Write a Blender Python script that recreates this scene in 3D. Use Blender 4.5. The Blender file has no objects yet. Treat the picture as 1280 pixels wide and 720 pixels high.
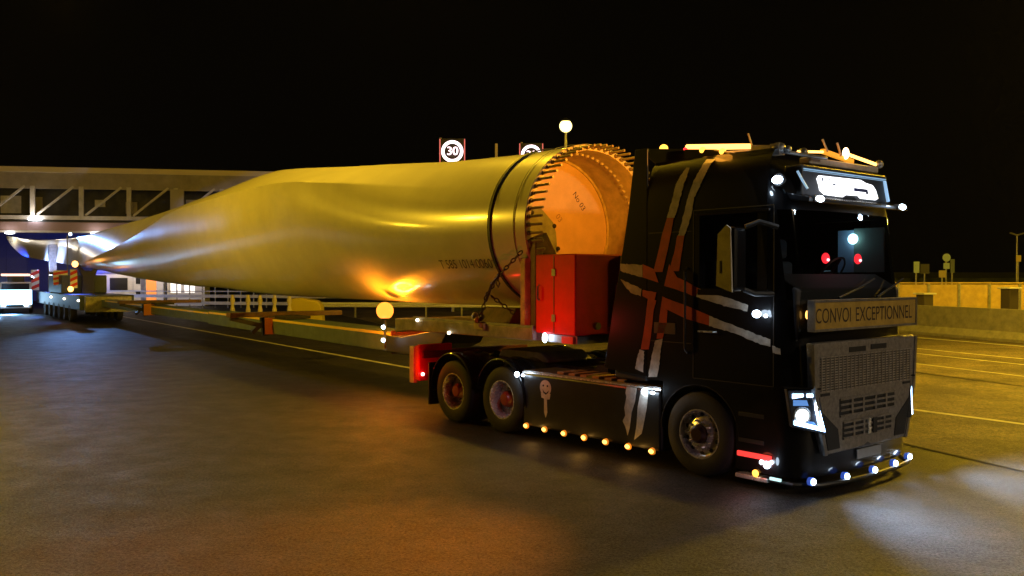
import bpy, bmesh, math, random
from mathutils import Vector, Matrix
random.seed(4)
ORD = ['first', 'second', 'third', 'fourth', 'fifth', 'sixth', 'seventh', 'eighth', 'ninth']
R = math.radians
PI = math.pi
sc = bpy.context.scene
COL = sc.collection

# ------------------------------------------------------------ camera
cd = bpy.data.cameras.new("camera"); cam = bpy.data.objects.new("camera", cd); COL.objects.link(cam)
cd.sensor_width = 36; cd.lens = 36*1100/1280
cd.clip_start = .1; cd.clip_end = 2000
cam.location = (0, 0, 2.45); cam.rotation_euler = (R(90-.78), 0, 0)
sc.camera = cam
# ------------------------------------------------------------ world, exposure
w = bpy.data.worlds.new("World"); sc.world = w; w.use_nodes = True
wn = w.node_tree; wb = wn.nodes['Background']
wb.inputs[0].default_value = (.5, .42, .38, 1); wb.inputs[1].default_value = .0012
sc.view_settings.view_transform = 'Standard'; sc.view_settings.look = 'None'
sc.view_settings.gamma = 1; sc.view_settings.use_curve_mapping = False
sc.view_settings.exposure = .15
sc.render.engine = 'CYCLES'
cy = sc.cycles
cy.use_denoising = True
try: cy.denoiser = 'OPENIMAGEDENOISE'
except Exception: pass
cy.max_bounces = 7; cy.diffuse_bounces = 2; cy.glossy_bounces = 4; cy.transmission_bounces = 5; cy.volume_bounces = 0
cy.transparent_max_bounces = 8
cy.sample_clamp_indirect = 4; cy.use_light_tree = True
cy.caustics_reflective = False; cy.caustics_refractive = False

# ------------------------------------------------------------ materials
MATS = {}
def mat(name, col, rough=.5, metal=0, coat=0, noise=0, nscale=8, bump=0, bscale=40, spec=.5, rvar=0):
    if name in MATS: return MATS[name]
    m = bpy.data.materials.new(name); m.use_nodes = True
    nt = m.node_tree; b = nt.nodes['Principled BSDF']
    b.inputs['Base Color'].default_value = (*col, 1)
    b.inputs['Roughness'].default_value = rough; b.inputs['Metallic'].default_value = metal
    b.inputs['Coat Weight'].default_value = coat; b.inputs['Coat Roughness'].default_value = .04 if 'gloss' in name else .12
    b.inputs['Specular IOR Level'].default_value = spec
    if noise or bump or rvar:
        tc = nt.nodes.new('ShaderNodeTexCoord')
    if noise:
        n = nt.nodes.new('ShaderNodeTexNoise'); n.inputs['Scale'].default_value = nscale; n.inputs['Detail'].default_value = 6
        n.inputs['Roughness'].default_value = .65
        nt.links.new(tc.outputs['Object'], n.inputs['Vector'])
        r = nt.nodes.new('ShaderNodeValToRGB')
        r.color_ramp.elements[0].position = .3; r.color_ramp.elements[1].position = .7
        r.color_ramp.elements[0].color = (*[c*(1-noise) for c in col], 1)
        r.color_ramp.elements[1].color = (*[min(1, c*(1+noise*.6)) for c in col], 1)
        nt.links.new(n.outputs['Fac'], r.inputs['Fac']); nt.links.new(r.outputs['Color'], b.inputs['Base Color'])
    if rvar:
        n3 = nt.nodes.new('ShaderNodeTexNoise'); n3.inputs['Scale'].default_value = nscale*.7; n3.inputs['Detail'].default_value = 4
        nt.links.new(tc.outputs['Object'], n3.inputs['Vector'])
        mr = nt.nodes.new('ShaderNodeMapRange'); mr.inputs['From Min'].default_value = .3; mr.inputs['From Max'].default_value = .7
        mr.inputs['To Min'].default_value = max(.02, rough-rvar); mr.inputs['To Max'].default_value = min(1, rough+rvar)
        nt.links.new(n3.outputs['Fac'], mr.inputs['Value']); nt.links.new(mr.outputs['Result'], b.inputs['Roughness'])
    if bump:
        n2 = nt.nodes.new('ShaderNodeTexNoise'); n2.inputs['Scale'].default_value = bscale; n2.inputs['Detail'].default_value = 5
        nt.links.new(tc.outputs['Object'], n2.inputs['Vector'])
        bp = nt.nodes.new('ShaderNodeBump'); bp.inputs['Strength'].default_value = bump; bp.inputs['Distance'].default_value = .02
        nt.links.new(n2.outputs['Fac'], bp.inputs['Height']); nt.links.new(bp.outputs['Normal'], b.inputs['Normal'])
    MATS[name] = m; return m
def emis(name, col, s, sample=False):
    if name in MATS: return MATS[name]
    m = bpy.data.materials.new(name); m.use_nodes = True
    b = m.node_tree.nodes['Principled BSDF']
    b.inputs['Base Color'].default_value = (*[c*.6 for c in col], 1)
    b.inputs['Emission Color'].default_value = (*col, 1); b.inputs['Emission Strength'].default_value = s
    if not sample: m.cycles.emission_sampling = 'NONE'
    MATS[name] = m; return m
def glassmat(name, tint=(.55, .6, .62), mixv=.22):
    m = bpy.data.materials.new(name); m.use_nodes = True; nt = m.node_tree
    for n in list(nt.nodes): nt.nodes.remove(n)
    o = nt.nodes.new('ShaderNodeOutputMaterial'); t = nt.nodes.new('ShaderNodeBsdfTransparent'); t.inputs[0].default_value = (*tint, 1)
    g = nt.nodes.new('ShaderNodeBsdfGlossy'); g.inputs['Roughness'].default_value = .03; g.inputs[0].default_value = (1, 1, 1, 1)
    f = nt.nodes.new('ShaderNodeFresnel'); f.inputs[0].default_value = 1.5
    mx = nt.nodes.new('ShaderNodeMixShader')
    nt.links.new(f.outputs[0], mx.inputs[0]); nt.links.new(t.outputs[0], mx.inputs[1]); nt.links.new(g.outputs[0], mx.inputs[2])
    nt.links.new(mx.outputs[0], o.inputs[0]); MATS[name] = m; return m

black = mat('black_gloss_paint', (.004, .004, .005), .35, 0, 1, spec=.15)
dblack = mat('black_plastic', (.012, .012, .013), .5, bump=.15, bscale=90)
skirtm = mat('charcoal_skirt_paint', (.022, .021, .02), .3, 0, .25, noise=.3, nscale=5)
tyrem = mat('tyre_rubber', (.02, .02, .019), .72, noise=.3, nscale=14)
chrome = mat('polished_aluminium', (.85, .84, .78), .26, .6, noise=.25, nscale=20, rvar=.08)
steel = mat('grey_steel', (.3, .29, .28), .45, .8, noise=.4, nscale=6)
redhub = mat('red_hub_paint', (.35, .03, .02), .4, 0, .3)
red = mat('red_panel_paint', (.72, .004, .006), .55, 0, 0, noise=.18, nscale=3, spec=.2)
darkred = mat('dark_red_frame_paint', (.16, .012, .01), .5, noise=.4, nscale=5)
stripered = mat('livery_red', (.5, .035, .018), .45, 0, .2, noise=.3, nscale=7)
palestripe = mat('livery_pale', (.52, .48, .42), .5, 0, .2, noise=.45, nscale=7)
palewhite = mat('worn_white_paint', (.62, .59, .5), .45, noise=.3, nscale=7)
grillem = mat('brushed_grille_grey', (.24, .215, .19), .5, .35, noise=.45, nscale=18, bump=.4, bscale=120)
boardy = mat('aged_yellow_board', (.42, .27, .045), .6, noise=.3, nscale=6)
bladem = mat('blade_gelcoat', (.8, .76, .62), .3, 0, .5, noise=.1, nscale=1.1, bump=.04, bscale=3)
bladedirt = mat('blade_bulkhead_laminate', (.66, .44, .2), .55, noise=.14, nscale=3)
platem = mat('hatch_plate', (.24, .27, .13), .5, 0, noise=.35, nscale=6)
rub = mat('black_rubber', (.015, .014, .013), .6)
rust = mat('rusty_brown_steel', (.12, .06, .035), .6, .2, noise=.5, nscale=5, bump=.3)
beamm = mat('blue_lit_beam', (.1, .14, .19), .5, noise=.3, nscale=3)  # blue tint carries the cool LED light falling on the beam
deckm = mat('scuffed_grey_deck', (.3, .27, .23), .55, .2, noise=.5, nscale=4, bump=.3, bscale=30)
yel = mat('yellow_strapping', (.55, .42, .14), .55, noise=.4, nscale=9, bump=.4)
refyel = mat('yellow_reflective_tape', (.85, .62, .08), .4)
refor = mat('orange_reflector_board', (.8, .3, .03), .4)
white = mat('white_reflective_board', (.8, .8, .78), .4)
redref = mat('red_reflective_board', (.7, .03, .02), .4)
chainm = mat('dark_chain_steel', (.1, .06, .04), .4, .7)
conc = mat('pale_concrete', (.2, .19, .165), .8, noise=.35, nscale=3, bump=.4, bscale=25)
wallm = mat('ochre_fence_board', (.5, .36, .13), .7, noise=.25, nscale=2.5, bump=.2)
galv = mat('galvanised_steel', (.4, .4, .4), .45, .7, noise=.3, nscale=8)
bridgem = mat('bridge_paint', (.5, .47, .45), .5, noise=.25, nscale=2)
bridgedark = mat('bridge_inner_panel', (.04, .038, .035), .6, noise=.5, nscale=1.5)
hedge = mat('dark_bank_grass', (.05, .06, .02), .9, noise=.5, nscale=2, bump=.8, bscale=8)
whitepl = mat('white_painted_panel', (.7, .7, .72), .5, noise=.12, nscale=2)
cream = mat('cream_plastic', (.7, .62, .4), .5)
ylwpl = mat('yellow_plastic', (.7, .55, .03), .5)
glass = glassmat('vehicle_glass')
sglass = glassmat('tinted_side_glass', (.08, .08, .09))
interior = mat('cab_interior', (.04, .04, .045), .8)
interlight = mat('cab_interior_trim', (.22, .3, .3), .7)

A = (1, .36, .03); W = (.62, .8, 1); S = (1, .6, .025)
eam = emis('amber_lens', (1, .42, .05), 3); eambar = emis('amber_light_bar_lens', (1, .42, .09), 3.6)
ewh = emis('cool_white_lens', (.66, .82, 1), 14); ewarm = emis('small_amber_lens', (1, .5, .1), 3)
ered = emis('red_lens', (1, .02, .03), 2.5)
edrl = emis('blue_white_led', (.42, .65, 1), 9)
esign = emis('backlit_sign', (.93, .95, 1), 2.4); esignb = emis('blue_edge_light', (.25, .42, .6), .7)
ebeac = emis('beacon_lens', (1, .3, .03), 2.0)
esod = emis('sodium_globe', (1, .82, .3), 3)
eflood = emis('added_lamp_lens', (.6, .8, 1), 10)

# ------------------------------------------------------------ mesh helpers
def NB(): return bmesh.new()
def box(bm, x0, x1, y0, y1, z0, z1, M=None):
    vs = [bm.verts.new(Vector(p) if M is None else M @ Vector(p)) for p in
          ((x0,y0,z0),(x1,y0,z0),(x1,y1,z0),(x0,y1,z0),(x0,y0,z1),(x1,y0,z1),(x1,y1,z1),(x0,y1,z1))]
    for f in ((3,2,1,0),(4,5,6,7),(0,1,5,4),(1,2,6,5),(2,3,7,6),(3,0,4,7)): bm.faces.new([vs[i] for i in f])
def cyl(bm, p0, p1, r0, r1=None, n=14, cap=True):
    p0 = Vector(p0); p1 = Vector(p1); r1 = r0 if r1 is None else r1
    d = (p1-p0).normalized(); a = d.orthogonal().normalized(); b = d.cross(a)
    A_ = [bm.verts.new(p0+(a*math.cos(t)+b*math.sin(t))*r0) for t in [2*PI*i/n for i in range(n)]]
    B_ = [bm.verts.new(p1+(a*math.cos(t)+b*math.sin(t))*r1) for t in [2*PI*i/n for i in range(n)]]
    for i in range(n): bm.faces.new((A_[i], A_[(i+1)%n], B_[(i+1)%n], B_[i]))
    if cap: bm.faces.new(A_[::-1]); bm.faces.new(B_)
def bar(bm, p0, p1, wd, ht=None):
    ht = wd if ht is None else ht
    p0 = Vector(p0); p1 = Vector(p1); d = (p1-p0).normalized()
    up = Vector((0,0,1)) if abs(d.z) < .95 else Vector((1,0,0))
    s = d.cross(up).normalized(); u = s.cross(d)
    q = []
    for p in (p0, p1):
        for a, b in ((-1,-1),(1,-1),(1,1),(-1,1)): q.append(bm.verts.new(p+s*a*wd/2+u*b*ht/2))
    for f in ((3,2,1,0),(4,5,6,7),(0,1,5,4),(1,2,6,5),(2,3,7,6),(3,0,4,7)): bm.faces.new([q[i] for i in f])
def tube(bm, pts, r, n=8):
    pts = [Vector(p) for p in pts]; rings = []
    for i, p in enumerate(pts):
        d = (pts[min(i+1, len(pts)-1)]-pts[max(i-1, 0)]).normalized()
        up = Vector((0,0,1)) if abs(d.z) < .9 else Vector((0,1,0))
        s = d.cross(up).normalized(); u = s.cross(d)
        rings.append([bm.verts.new(p+(s*math.cos(t)+u*math.sin(t))*r) for t in [2*PI*k/n for k in range(n)]])
    for a, b in zip(rings, rings[1:]):
        for k in range(n): bm.faces.new((a[k], a[(k+1)%n], b[(k+1)%n], b[k]))
    bm.faces.new(rings[0][::-1]); bm.faces.new(rings[-1])
def prism(bm, poly, axis, a, b):
    def P(u, v, t): return {'x': (t,u,v), 'y': (u,t,v), 'z': (u,v,t)}[axis]
    A_ = [bm.verts.new(P(u,v,a)) for u,v in poly]; B_ = [bm.verts.new(P(u,v,b)) for u,v in poly]
    n = len(poly)
    for i in range(n): bm.faces.new((A_[i], A_[(i+1)%n], B_[(i+1)%n], B_[i]))
    bm.faces.new(A_[::-1]); bm.faces.new(B_)
def lathe(bm, prof, c, axis='y', n=36, sgn=1, a0=0, a1=2*PI):
    c = Vector(c); full = abs(a1-a0-2*PI) < 1e-6; m = n if full else n+1; rings = []
    for r, h in prof:
        ring = []
        for i in range(m):
            t = a0+(a1-a0)*i/n
            if axis == 'y': v = (r*math.cos(t), sgn*h, r*math.sin(t))
            elif axis == 'z': v = (r*math.cos(t), r*math.sin(t), h)
            else: v = (sgn*h, r*math.cos(t), r*math.sin(t))
            ring.append(bm.verts.new(c+Vector(v)))
        rings.append(ring)
    for a, b in zip(rings, rings[1:]):
        for k in range(n if full else n):
            k2 = (k+1) % m
            bm.faces.new((a[k], a[k2], b[k2], b[k]))
    return rings
def ball(bm, c, r, sz=1, sx=1, sy=1, n=14):
    M = Matrix.Translation(c) @ Matrix.Diagonal((r*sx, r*sy, r*sz, 1))
    bmesh.ops.create_uvsphere(bm, u_segments=n, v_segments=max(6, n//2+2), radius=1, matrix=M)
def obj(name, bm, m, parent=None, smooth=False, bevel=0, solid=0, loc=None, label=None):
    bmesh.ops.remove_doubles(bm, verts=bm.verts, dist=1e-5)
    bmesh.ops.recalc_face_normals(bm, faces=bm.faces)
    me = bpy.data.meshes.new(name); bm.to_mesh(me); bm.free()
    me.materials.append(m)
    if smooth:
        for p in me.polygons: p.use_smooth = True
        try: me.set_sharp_from_angle(angle=R(35))
        except Exception: pass
    o = bpy.data.objects.new(name, me); COL.objects.link(o); o.parent = parent
    if loc: o.location = loc
    if solid:
        md = o.modifiers.new('solid', 'SOLIDIFY'); md.thickness = solid; md.offset = -1
    if bevel:
        md = o.modifiers.new('bevel', 'BEVEL'); md.width = bevel; md.segments = 2; md.limit_method = 'ANGLE'; md.angle_limit = R(40)
    if label: o['label'] = label
    return o
def thing(name, label, cat, loc=(0,0,0), rotz=0, group=None):
    o = bpy.data.objects.new(name, None); COL.objects.link(o); o.empty_display_size = .3
    o.location = loc; o.rotation_euler = (0,0,rotz); o['label'] = label; o['category'] = cat
    if group: o['group'] = group
    return o
def tag(o, label, cat, group=None):
    o['label'] = label; o['category'] = cat
    if group: o['group'] = group
    return o
def struct(o): o['kind'] = 'structure'; return o
def light(name, kind, loc, power, col, parent=None, radius=.05, rot=None, size=None, blend=.5):
    l = bpy.data.lights.new(name, kind); l.energy = power; l.color = col
    l.shadow_soft_size = radius
    if kind == 'SPOT': l.spot_size = size; l.spot_blend = blend
    o = bpy.data.objects.new(name, l); COL.objects.link(o); o.parent = parent; o.location = loc
    if rot is not None: o.rotation_euler = Vector(rot).to_track_quat('-Z', 'Y').to_euler()
    return o
def textverts(s, size):
    cu = bpy.data.curves.new('t', 'FONT'); cu.body = s; cu.size = size; cu.align_x = 'CENTER'; cu.align_y = 'CENTER'
    cu.fill_mode = 'FRONT' if False else cu.fill_mode
    o = bpy.data.objects.new('t', cu); COL.objects.link(o)
    dg = bpy.context.evaluated_depsgraph_get(); me = bpy.data.meshes.new_from_object(o.evaluated_get(dg))
    vs = [v.co.copy() for v in me.vertices]; fs = [list(p.vertices) for p in me.polygons]
    bpy.data.objects.remove(o); bpy.data.curves.remove(cu); bpy.data.meshes.remove(me)
    return vs, fs
def text(name, s, size, m, parent, fn, sx=1, bold=0):
    vs, fs = textverts(s, size); bm = NB()
    bv = [bm.verts.new(fn(v.x*sx, v.y)) for v in vs]
    for f in fs:
        try: bm.faces.new([bv[i] for i in f])
        except ValueError: pass
    return obj(name, bm, m, parent)
def at(px, py, Y):   # a point of the far background read off the photograph at depth Y metres
    return Vector(((px-640)/1100*Y, Y, 2.45+(345-py)/1100*Y))

TRUCK_LOC = (4.12, 10.43, 0); TRUCK_ROT = R(-50.7)
F = Vector((math.cos(TRUCK_ROT), math.sin(TRUCK_ROT), 0))
KP = Vector(TRUCK_LOC)-5.7*F
TL_ROT = R(-55)
TLF = Vector((math.cos(TL_ROT), math.sin(TL_ROT), 0)); TLL = Vector((-TLF.y, TLF.x, 0))
def tl(x, y, z): return KP+TLF*x+TLL*y+Vector((0,0,z))

# ============================================================ GROUND AND SETTING
bm = NB(); box(bm, -260, 260, -60, 460, -.5, 0)
def asphalt(k_=.55, nm='worn_asphalt', r0_=.5):
    m = bpy.data.materials.new(nm); m.use_nodes = True; nt = m.node_tree; b = nt.nodes['Principled BSDF']
    tc = nt.nodes.new('ShaderNodeTexCoord')
    def noise(s, d=6, rough=.6):
        n = nt.nodes.new('ShaderNodeTexNoise'); n.inputs['Scale'].default_value = s; n.inputs['Detail'].default_value = d
        n.inputs['Roughness'].default_value = rough; nt.links.new(tc.outputs['Object'], n.inputs['Vector']); return n
    big = noise(.16, 5); mid = noise(1.6, 8, .7); fine = noise(13, 7, .85)
    def ramp(n, p0, c0, p1, c1):
        r = nt.nodes.new('ShaderNodeValToRGB'); e = r.color_ramp.elements
        e[0].position = p0; e[1].position = p1; e[0].color = (*c0, 1); e[1].color = (*c1, 1)
        nt.links.new(n.outputs['Fac'], r.inputs['Fac']); return r
    r1 = ramp(big, .35, (.019*k_, .016*k_, .0135*k_), .65, (.032*k_, .027*k_, .023*k_))
    r2 = ramp(mid, .3, (.55, .55, .55), .7, (1.3, 1.3, 1.3)); r3 = ramp(fine, .36, (.2, .2, .2), .66, (2.1, 2.05, 1.95))
    mx = nt.nodes.new('ShaderNodeMixRGB'); mx.blend_type = 'MULTIPLY'; mx.inputs[0].default_value = 1
    mx2 = nt.nodes.new('ShaderNodeMixRGB'); mx2.blend_type = 'MULTIPLY'; mx2.inputs[0].default_value = 1
    nt.links.new(r1.outputs[0], mx.inputs[1]); nt.links.new(r2.outputs[0], mx.inputs[2])
    nt.links.new(mx.outputs[0], mx2.inputs[1]); nt.links.new(r3.outputs[0], mx2.inputs[2])
    vo = nt.nodes.new('ShaderNodeTexVoronoi'); vo.inputs['Scale'].default_value = 55; nt.links.new(tc.outputs['Object'], vo.inputs['Vector'])
    r4 = ramp(noise(.45, 9, .8), .42, (.5, .5, .5), .56, (1.25, 1.2, 1.15))
    vr = nt.nodes.new('ShaderNodeValToRGB'); e = vr.color_ramp.elements; e[0].position = .05; e[1].position = .4; e[0].color = (2.4, 2.3, 2.1, 1); e[1].color = (.75, .75, .75, 1)
    nt.links.new(vo.outputs['Distance'], vr.inputs['Fac'])
    mx3 = nt.nodes.new('ShaderNodeMixRGB'); mx3.blend_type = 'MULTIPLY'; mx3.inputs[0].default_value = 1
    mx4 = nt.nodes.new('ShaderNodeMixRGB'); mx4.blend_type = 'MULTIPLY'; mx4.inputs[0].default_value = 1
    nt.links.new(mx2.outputs[0], mx3.inputs[1]); nt.links.new(vr.outputs[0], mx3.inputs[2])
    nt.links.new(mx3.outputs[0], mx4.inputs[1]); nt.links.new(r4.outputs[0], mx4.inputs[2])
    nt.links.new(mx4.outputs[0], b.inputs['Base Color']); sr = nt.nodes.new('ShaderNodeMapRange'); sr.inputs['From Min'].default_value = .4; sr.inputs['From Max'].default_value = .62
    sr.inputs['To Min'].default_value = .1; sr.inputs['To Max'].default_value = .62
    nt.links.new(noise(36, 5, .8).outputs['Fac'], sr.inputs['Value']); nt.links.new(sr.outputs['Result'], b.inputs['Specular IOR Level'])
    mr = nt.nodes.new('ShaderNodeMapRange'); mr.inputs['From Min'].default_value = .3; mr.inputs['From Max'].default_value = .7
    mr.inputs['To Min'].default_value = r0_; mr.inputs['To Max'].default_value = r0_+.2
    nt.links.new(mid.outputs['Fac'], mr.inputs['Value']); nt.links.new(mr.outputs['Result'], b.inputs['Roughness'])
    bp = nt.nodes.new('ShaderNodeBump'); bp.inputs['Strength'].default_value = 1; bp.inputs['Distance'].default_value = .02
    bp2 = nt.nodes.new('ShaderNodeBump'); bp2.inputs['Strength'].default_value = .35; bp2.inputs['Distance'].default_value = .06
    nt.links.new(fine.outputs['Fac'], bp.inputs['Height']); nt.links.new(mid.outputs['Fac'], bp2.inputs['Height'])
    nt.links.new(bp2.outputs['Normal'], bp.inputs['Normal']); nt.links.new(bp.outputs['Normal'], b.inputs['Normal'])
    return m
struct(obj('ground', bm, asphalt()))
roadpaint = mat('worn_road_paint', (.42, .4, .36), .6, noise=.5, nscale=3)
seamm = mat('tar_seam', (.012, .012, .012), .35)
def ground_line(name, p0, p1, wd, z=.008, m=None):
    bm = NB(); p0 = Vector((*p0, 0)); p1 = Vector((*p1, 0)); d = (p1-p0); L = d.length; d /= L; s = Vector((-d.y, d.x, 0))
    n = max(2, int(L/2)); prev = None
    for i in range(n+1):
        p = p0+d*L*i/n; q = [bm.verts.new(p+s*k*wd/2*(1+random.uniform(-.06, .06))+Vector((0,0,z))) for k in (-1, 1)]
        if prev: bm.faces.new((prev[0], prev[1], q[1], q[0]))
        prev = q
    return struct(obj(name, bm, m or roadpaint))
rd = Vector((.36, -.933, 0))
def rline(p, a, b, wd, name='lane_marking', m=None, z=.008):
    p = Vector((*p, 0)); ground_line(name, (p+rd*a)[:2], (p+rd*b)[:2], wd, z, m)
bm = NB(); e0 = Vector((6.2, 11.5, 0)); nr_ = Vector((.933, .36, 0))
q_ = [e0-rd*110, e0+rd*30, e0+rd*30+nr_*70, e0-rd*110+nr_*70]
bm.faces.new([bm.verts.new(v+Vector((0, 0, .004))) for v in q_]); struct(obj('lightened_road', bm, asphalt(4.2, 'worn_lightened_road', .6)))  # paler surface stands in for lamp light on the right-hand road
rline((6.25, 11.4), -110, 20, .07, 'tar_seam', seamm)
rline((16.6, 33.6), -18, 22, .3)
rline((13.9, 29.0), -22, 22, .16); rline((13.2, 26.6), -22, 22, .14)
rline((10.9, 20.6), -10, 5, .14, 'tar_seam', seamm)
rline((12.4, 21.6), -10, 5, .1)
a = tl(-80, 2.25, 0); b = tl(-1, 2.25, 0); ground_line('lane_marking', a[:2], b[:2], .16)
a = tl(-80, 6.3, 0); b = tl(6, 6.3, 0); ground_line('lane_marking', a[:2], b[:2], .16)
# bank beyond the right-hand wall
bm = NB()
prism(bm, [(62, 0), (64, 2.3), (70, 2.75), (90, 2.6), (110, 0)], 'x', -4, 120)
struct(obj('grass_bank', bm, hedge))

# ---- right-hand concrete barrier, fence, posts, signs
bd = Vector((.3, -.954, 0)).normalized()
bp0 = Vector((17.3, 36.6, 0)); bn = Vector((bd.y, -bd.x, 0))
def strip(bm, prof, p0, d, a, b, n=12):
    nrm = Vector((-d.y, d.x, 0)); rings = []
    for i in range(n+1):
        p = p0+d*(a+(b-a)*i/n); rings.append([bm.verts.new(p+nrm*u+Vector((0,0,v))) for u, v in prof])
    for r0, r1 in zip(rings, rings[1:]):
        for k in range(len(prof)): k2 = (k+1) % len(prof); bm.faces.new((r0[k], r0[k2], r1[k2], r1[k]))
    bm.faces.new(rings[0]); bm.faces.new(rings[-1][::-1])
bm = NB(); strip(bm, [(-.3, 0), (-.3, .12), (-.12, .38), (-.09, 1.22), (.09, 1.22), (.12, .38), (.3, .12), (.3, 0)], bp0, bd, -17, 14)
o = obj('concrete_barrier', bm, conc, bevel=.015); tag(o, 'long weathered concrete safety barrier along the right-hand road', 'barrier')
t = thing('panel_fence', 'yellow lit panel wall behind the concrete barrier', 'wall', at(1200, 395, 45)*Vector((1,1,0)).length if False else (26, 45, 0))
for i in range(16):
    x = -14+i*1.55
    bm = NB(); box(bm, x, x+1.5, -.06, .06, 0, 2.02); obj('panel', bm, wallm, t, bevel=.01)
    bm = NB(); box(bm, x+1.46, x+1.59, -.1, .1, 0, 2.06); obj('fence_post', bm, galv, t)
bm = NB(); box(bm, -14, 10.9, -.12, .12, 2.07, 2.13); obj('top_rail', bm, wallm, t)
for px, top, lab in ((1156, 366, 'low dark bollard post with pale cap beside the truck mirror'), (1262, 359, 'tall dark square post with lit cap near the right edge')):
    p = at(px, 345, 41); zt = at(px, top, 41).z
    t = thing('capped_post', lab, 'post', (p.x, p.y, 0), .3)
    bm = NB(); box(bm, -.26, .26, -.26, .26, 0, zt-.08); obj('shaft', bm, mat('dark_post_paint', (.07, .06, .05), .6), t, bevel=.02)
    bm = NB(); box(bm, -.36, .36, -.36, .36, zt-.08, zt); obj('cap', bm, whitepl, t, bevel=.02)
def panel_on_post(name, lab, cat, px, y0, y1, wpx, Y, m, rnd=False, ytop=None, postm=None):
    c = at(px, (y0+y1)/2, Y); h = (y1-y0)/1100*Y; wd = wpx/1100*Y
    t = thing(name, lab, cat, (c.x, c.y, 0))
    bm = NB()
    cyl(bm, (0, .06, 0), (0, .06, c.z), .06); obj('post', bm, postm or galv, t)
    bm = NB()
    if rnd: cyl(bm, (0, -.02, c.z), (0, .02, c.z), h/2, n=24)
    else: box(bm, -wd/2, wd/2, -.02, .02, c.z-h/2, c.z+h/2)
    obj('plate', bm, m, t, bevel=.005)
    return t, c, h
bluew = mat('pale_blue_sign_face', (.45, .6, .75), .5); tan = mat('tan_sign_face', (.5, .42, .22), .6)
dsk = mat('dim_sign_back', (.1, .1, .09), .6)
panel_on_post('road_sign', 'pale blue upright sign plate right beside the truck cab', 'road sign', 1145.5, 327, 341, 7, 58, bluew)
panel_on_post('cabinet', 'dim olive roadside cabinet between the blue plate and the round sign', 'cabinet', 1156, 330, 342, 11, 60, dsk)
t, c, h = panel_on_post('round_road_sign', 'round pale road sign with small plate below on a thin post', 'road sign', 1183, 317, 327, 9, 58, bluew, True)
bm = NB(); box(bm, -.2, .2, -.02, .02, c.z-.75, c.z-.35); obj('lower_plate', bm, bluew, t)
panel_on_post('tan_sign', 'small tan square board left of the round sign post', 'road sign', 1178, 338, 347, 9, 57, tan)
panel_on_post('narrow_sign', 'narrow grey upright board right of the round sign', 'road sign', 1190.5, 324, 341, 5, 59, mat('grey_sign', (.2, .24, .25), .5))
t, c, h = panel_on_post('double_arm_pole', 'thin pole with two short arms and yellow plate at the right edge', 'lamp post', 1273, 319, 327, 6, 58, mat('yellow_sign_face', (.75, .6, .2), .5))
zt = at(1270, 293, 58).z
bm = NB(); cyl(bm, (-.08, .06, 2), (-.08, .06, zt), .07, .05); obj('mast', bm, galv, t)
bm = NB(); bar(bm, (-.55, .06, zt+.1), (-.08, .06, zt-.05), .08); bar(bm, (.4, .06, zt+.1), (-.08, .06, zt-.05), .08); obj('arm', bm, galv, t)

# ---- street lamps: one in view, the others outside the frame light the place
def street_lamp(loc, h, lab, power, group='sodium street lamps', globe=True, col=S, rad=.3):
    t = thing('street_lamp', lab, 'street lamp', (loc[0], loc[1], 0), 0, group)
    bm = NB(); cyl(bm, (0,0,0), (0,0,h-.3), .11, .06, 12); obj('pole', bm, galv, t, smooth=True)
    bm = NB(); cyl(bm, (0,0,0), (0,0,.5), .17, .15, 12); obj('base', bm, galv, t)
    bm = NB(); ball(bm, (0,0,h), rad, n=20); obj('lamp_globe', bm, esod, t, smooth=True)
    bm = NB(); lathe(bm, [(.05, h+.4), (rad*.75, h+rad*.85), (rad*.8, h+rad*.72), (.05, h+rad*.8)], (0,0,0), 'z', 20); obj('lamp_cap', bm, dblack, t)
    light('lamp_light', 'POINT', (0,0,h), power, col, t, rad+.05)
    return t
p = at(707, 158, 42)
street_lamp((p.x, p.y), p.z, 'glowing globe street lamp rising behind the blade root', 2600)
street_lamp((17.5, 22), 9.5, 'street lamp beyond the right edge lighting the concrete barrier', 60000)
street_lamp((27, 40.5), 6.5, 'short street lamp beyond the right edge close to the panel wall', 8000)
street_lamp((13, 0), 7.5, 'unseen lamp added right of the camera to light the truck front', 9000, col=(1, .78, .5))  # added to brighten the truck front, no such lamp in view
street_lamp((-36, 34), 7, 'street lamp far left lighting the middle of the blade', 7000)
def added_arm_lamp(base, h, reach, lab, power, low=0):  # unseen masts put up to light the blade top and flank
    t = thing('street_lamp', lab, 'street lamp', (*base, 0), 0, 'sodium street lamps')  # added unseen mast, grouped with the street lamps
    bm = NB(); cyl(bm, (0,0,0), (0,0,h), .16, .09, 12); obj('pole', bm, galv, t, smooth=True)
    bm = NB(); tube(bm, [(0,0,h-.1), (reach*.5, 0, h+.5), (reach, 0, h+.35)], .06); obj('arm', bm, galv, t, smooth=True)
    bm = NB(); box(bm, reach-.3, reach+.5, -.2, .2, h+.22, h+.42); hd = obj('lamp_head', bm, dblack, t, bevel=.03)
    bm = NB(); box(bm, reach-.25, reach+.45, -.17, .17, h+.19, h+.217); obj('lamp_lens', bm, esod, hd)
    light('lamp_light', 'POINT', (reach+.1, 0, h+.05), power, S, t, .3)
    if low:
        bm = NB(); bar(bm, (0, 0, 6.9), (.7, 0, 7.1), .08); box(bm, .5, 1.1, -.2, .2, 7.05, 7.2); hd = obj('lower_lamp_head', bm, dblack, t)
        bm = NB(); box(bm, .55, 1.05, -.16, .16, 7.02, 7.047); obj('lamp_lens', bm, esod, hd)
        light('lamp_light', 'POINT', (.9, 0, 6.7), low, S, t, .3)
added_arm_lamp((-16.2, 20.5), 12, 13.4, 'unseen mast lamp added with a long arm reaching over the blade', 4000, 2450)
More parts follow.
